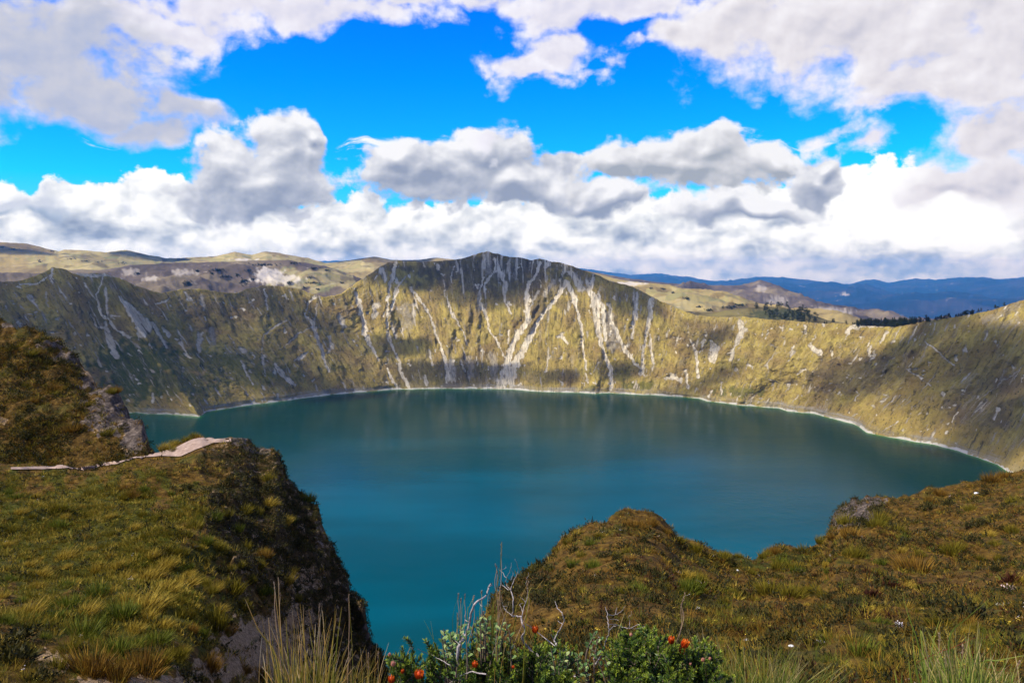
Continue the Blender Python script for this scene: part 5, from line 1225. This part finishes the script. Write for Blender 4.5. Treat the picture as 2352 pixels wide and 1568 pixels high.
grass_clump('thin dry grass stalks leaning over the cliff edge', (830, 1690, 3.0), 40,
            [[(1280,1560),(1262,1150),(1238,780)], [(1400,1560),(1490,1380),(1495,1290)], [(1340,1500),(1400,1400),(1410,1300)], [(1180,1400),(1220,1260),(1260,1180)], [(1120,1568),(1190,1350),(1225,1240)], [(1480,1568),(1430,1500),(1360,1350)],
             [(1640,1560),(1720,1380),(1800,1200)]], [(26, 800, 900, 1470, 1555), (14, 880, 935, 1500, 1560)], FRY, [(1238,800,.03,0),(1494,1300,.03,.02),(1410,1310,.02,.05)], w=.0032)
grass_clump('slender seed headed stalks beside the pale oval leaves', (1060, 1690, 3.0), 30,
            [[(1080,880),(1090,640),(1152,440)], [(1170,820),(1180,640),(1185,500)], [(1200,760),(1210,560),(1240,440)], [(1270,720),(1300,560),(1352,450)], [(1140,1000),(1135,800),(1140,680)], [(1430,700),(1450,560),(1458,390)], [(1640,700),(1670,540),(1695,340)],
             [(850,1180),(820,950),(790,750)], [(870,1180),(780,900),(700,740)], [(840,1150),(750,1050),(715,950)]], [], FRG, [(1155,405,.02,.15),(1185,470,.016,.02),(1240,410,.02,.1),(1355,430,.018,.2),(1140,660,.03,.02),(1458,370,.01,0),(1695,325,.01,.1),(1478,640,.01,0)], w=.0022, Q=Q1)
grass_clump('bundle of green and straw blades above the silver leaves', (1140, 1690, 3.0), 30,
            [[(1640,1230),(1700,860),(1830,470)], [(1660,1230),(1720,860),(1815,500)], [(1650,1200),(1690,900),(1790,560)], [(1680,1200),(1740,860),(1840,520)], [(1670,1250),(1710,950),(1800,620)], [(1700,1150),(1760,850),(1835,560)], [(1590,700),(1640,400),(1700,60),(1712,-160),(1718,-290)],
             [(1600,700),(1650,420),(1680,200)], [(1580,720),(1610,560),(1680,380)], [(1610,700),(1640,500),(1720,390)], [(1900,700),(1940,520),(2070,240)], [(1910,660),(1960,480),(2060,300)], [(1850,1000),(1900,740),(1900,560)], [(1600,640),(1650,480),(1700,330)],
             [(1820,1540),(1825,1300),(1825,1120)], [(1990,1540),(1995,1480),(1995,1380)], [(2060,480),(2180,330),(2270,210)], [(2030,1260),(1960,1000),(1890,800)], [(2200,1400),(2260,1270),(2330,1120)], [(1520,720),(1530,560),(1545,400)], [(2070,940),(2065,860),(2065,780)]],
            [(16, 1130, 1175, 1420, 1500)], FRY, [(1718,-260,.05,.03),(1640,20,.015,-.3),(1660,110,.01,-.1),(2070,250,.02,.3)], w=.0028, Q=Q1)
grass_clump('hazy yellow green fine grass right of the orange flowers', (1720, 1700, 4.3), 110, [], [(330, 1600, 1850, 1455, 1560), (160, 1500, 1660, 1430, 1520), (120, 1780, 1960, 1500, 1565)], FRG, [], w=.0042, Q=Q2, d=4.3)
grass_clump('lone pale oat stalk standing on the brown slope', (1545, 1690, 3.3), 10, [[(1580,1180),(1620,700),(1670,480),(1712,345)], [(1560,1000),(1570,930),(1590,870)]], [], FRY, [(1718,338,.05,.25),(1700,400,.03,.2),(1680,450,.02,.15)], w=.0022, Q=Q2, d=3.2, name='oat_stalk')
grass_clump('straw coloured blade slanting before the bare spreading twig', (1415, 1690, 3.2), 10, [[(900,1000),(925,880),(1035,555)], [(930,870),(960,760),(1000,700)], [(640,1040),(655,960),(655,900)], [(800,800),(750,740),(712,675)]], [], FRY, [], w=.0042, Q=Q2, d=3.2, name='grass_stalk')
grass_clump('tall broad green grass clump with red blades at the edge of the brown slope', (2225, 1690, 2.8), 90,
            [[(1660,1497),(1740,950),(1835,300)], [(1300,1400),(1480,600),(1672,200)], [(1200,1300),(1340,800),(1510,280)], [(920,1330),(830,900),(690,500),(612,200)], [(1700,1260),(1900,980),(2112,640)], [(1740,1245),(2000,1170),(2360,1100)], [(2000,1497),(2090,1220),(2155,990)],
             [(2080,1497),(2180,1330),(2285,1180)], [(1280,900),(1550,560),(1900,270)], [(1680,1300),(1680,1000),(1700,620)], [(1000,1400),(1060,900),(1140,600)], [(840,1400),(780,1100),(760,700)], [(880,790),(940,950),(970,1100)], [(1580,1497),(1640,1200),(1650,900)],
             [(1520,1400),(1510,1200),(1560,850)], [(2060,1497),(2150,1300),(2215,1150)], [(1900,1497),(1930,1350),(1960,1200)], [(560,1560),(520,1400),(502,1300)], [(620,1540),(610,1400),(608,1330)], [(750,1497),(720,1300),(705,1150)]],
            [(210, 2090, 2290, 1470, 1560), (110, 2110, 2260, 1430, 1530), (90, 2200, 2352, 1490, 1565)], FRG, [(1480,960,.03,.02),(1140,790,.03,-.02),(2280,1190,.015,.4)], w=.0052, Q=Q4, d=2.8,
            red=[[(840,1190),(1150,1050),(1350,980),(1650,850)], [(1150,870),(1600,850),(1930,790)], [(1300,1270),(1700,1285),(2352,1350)]])
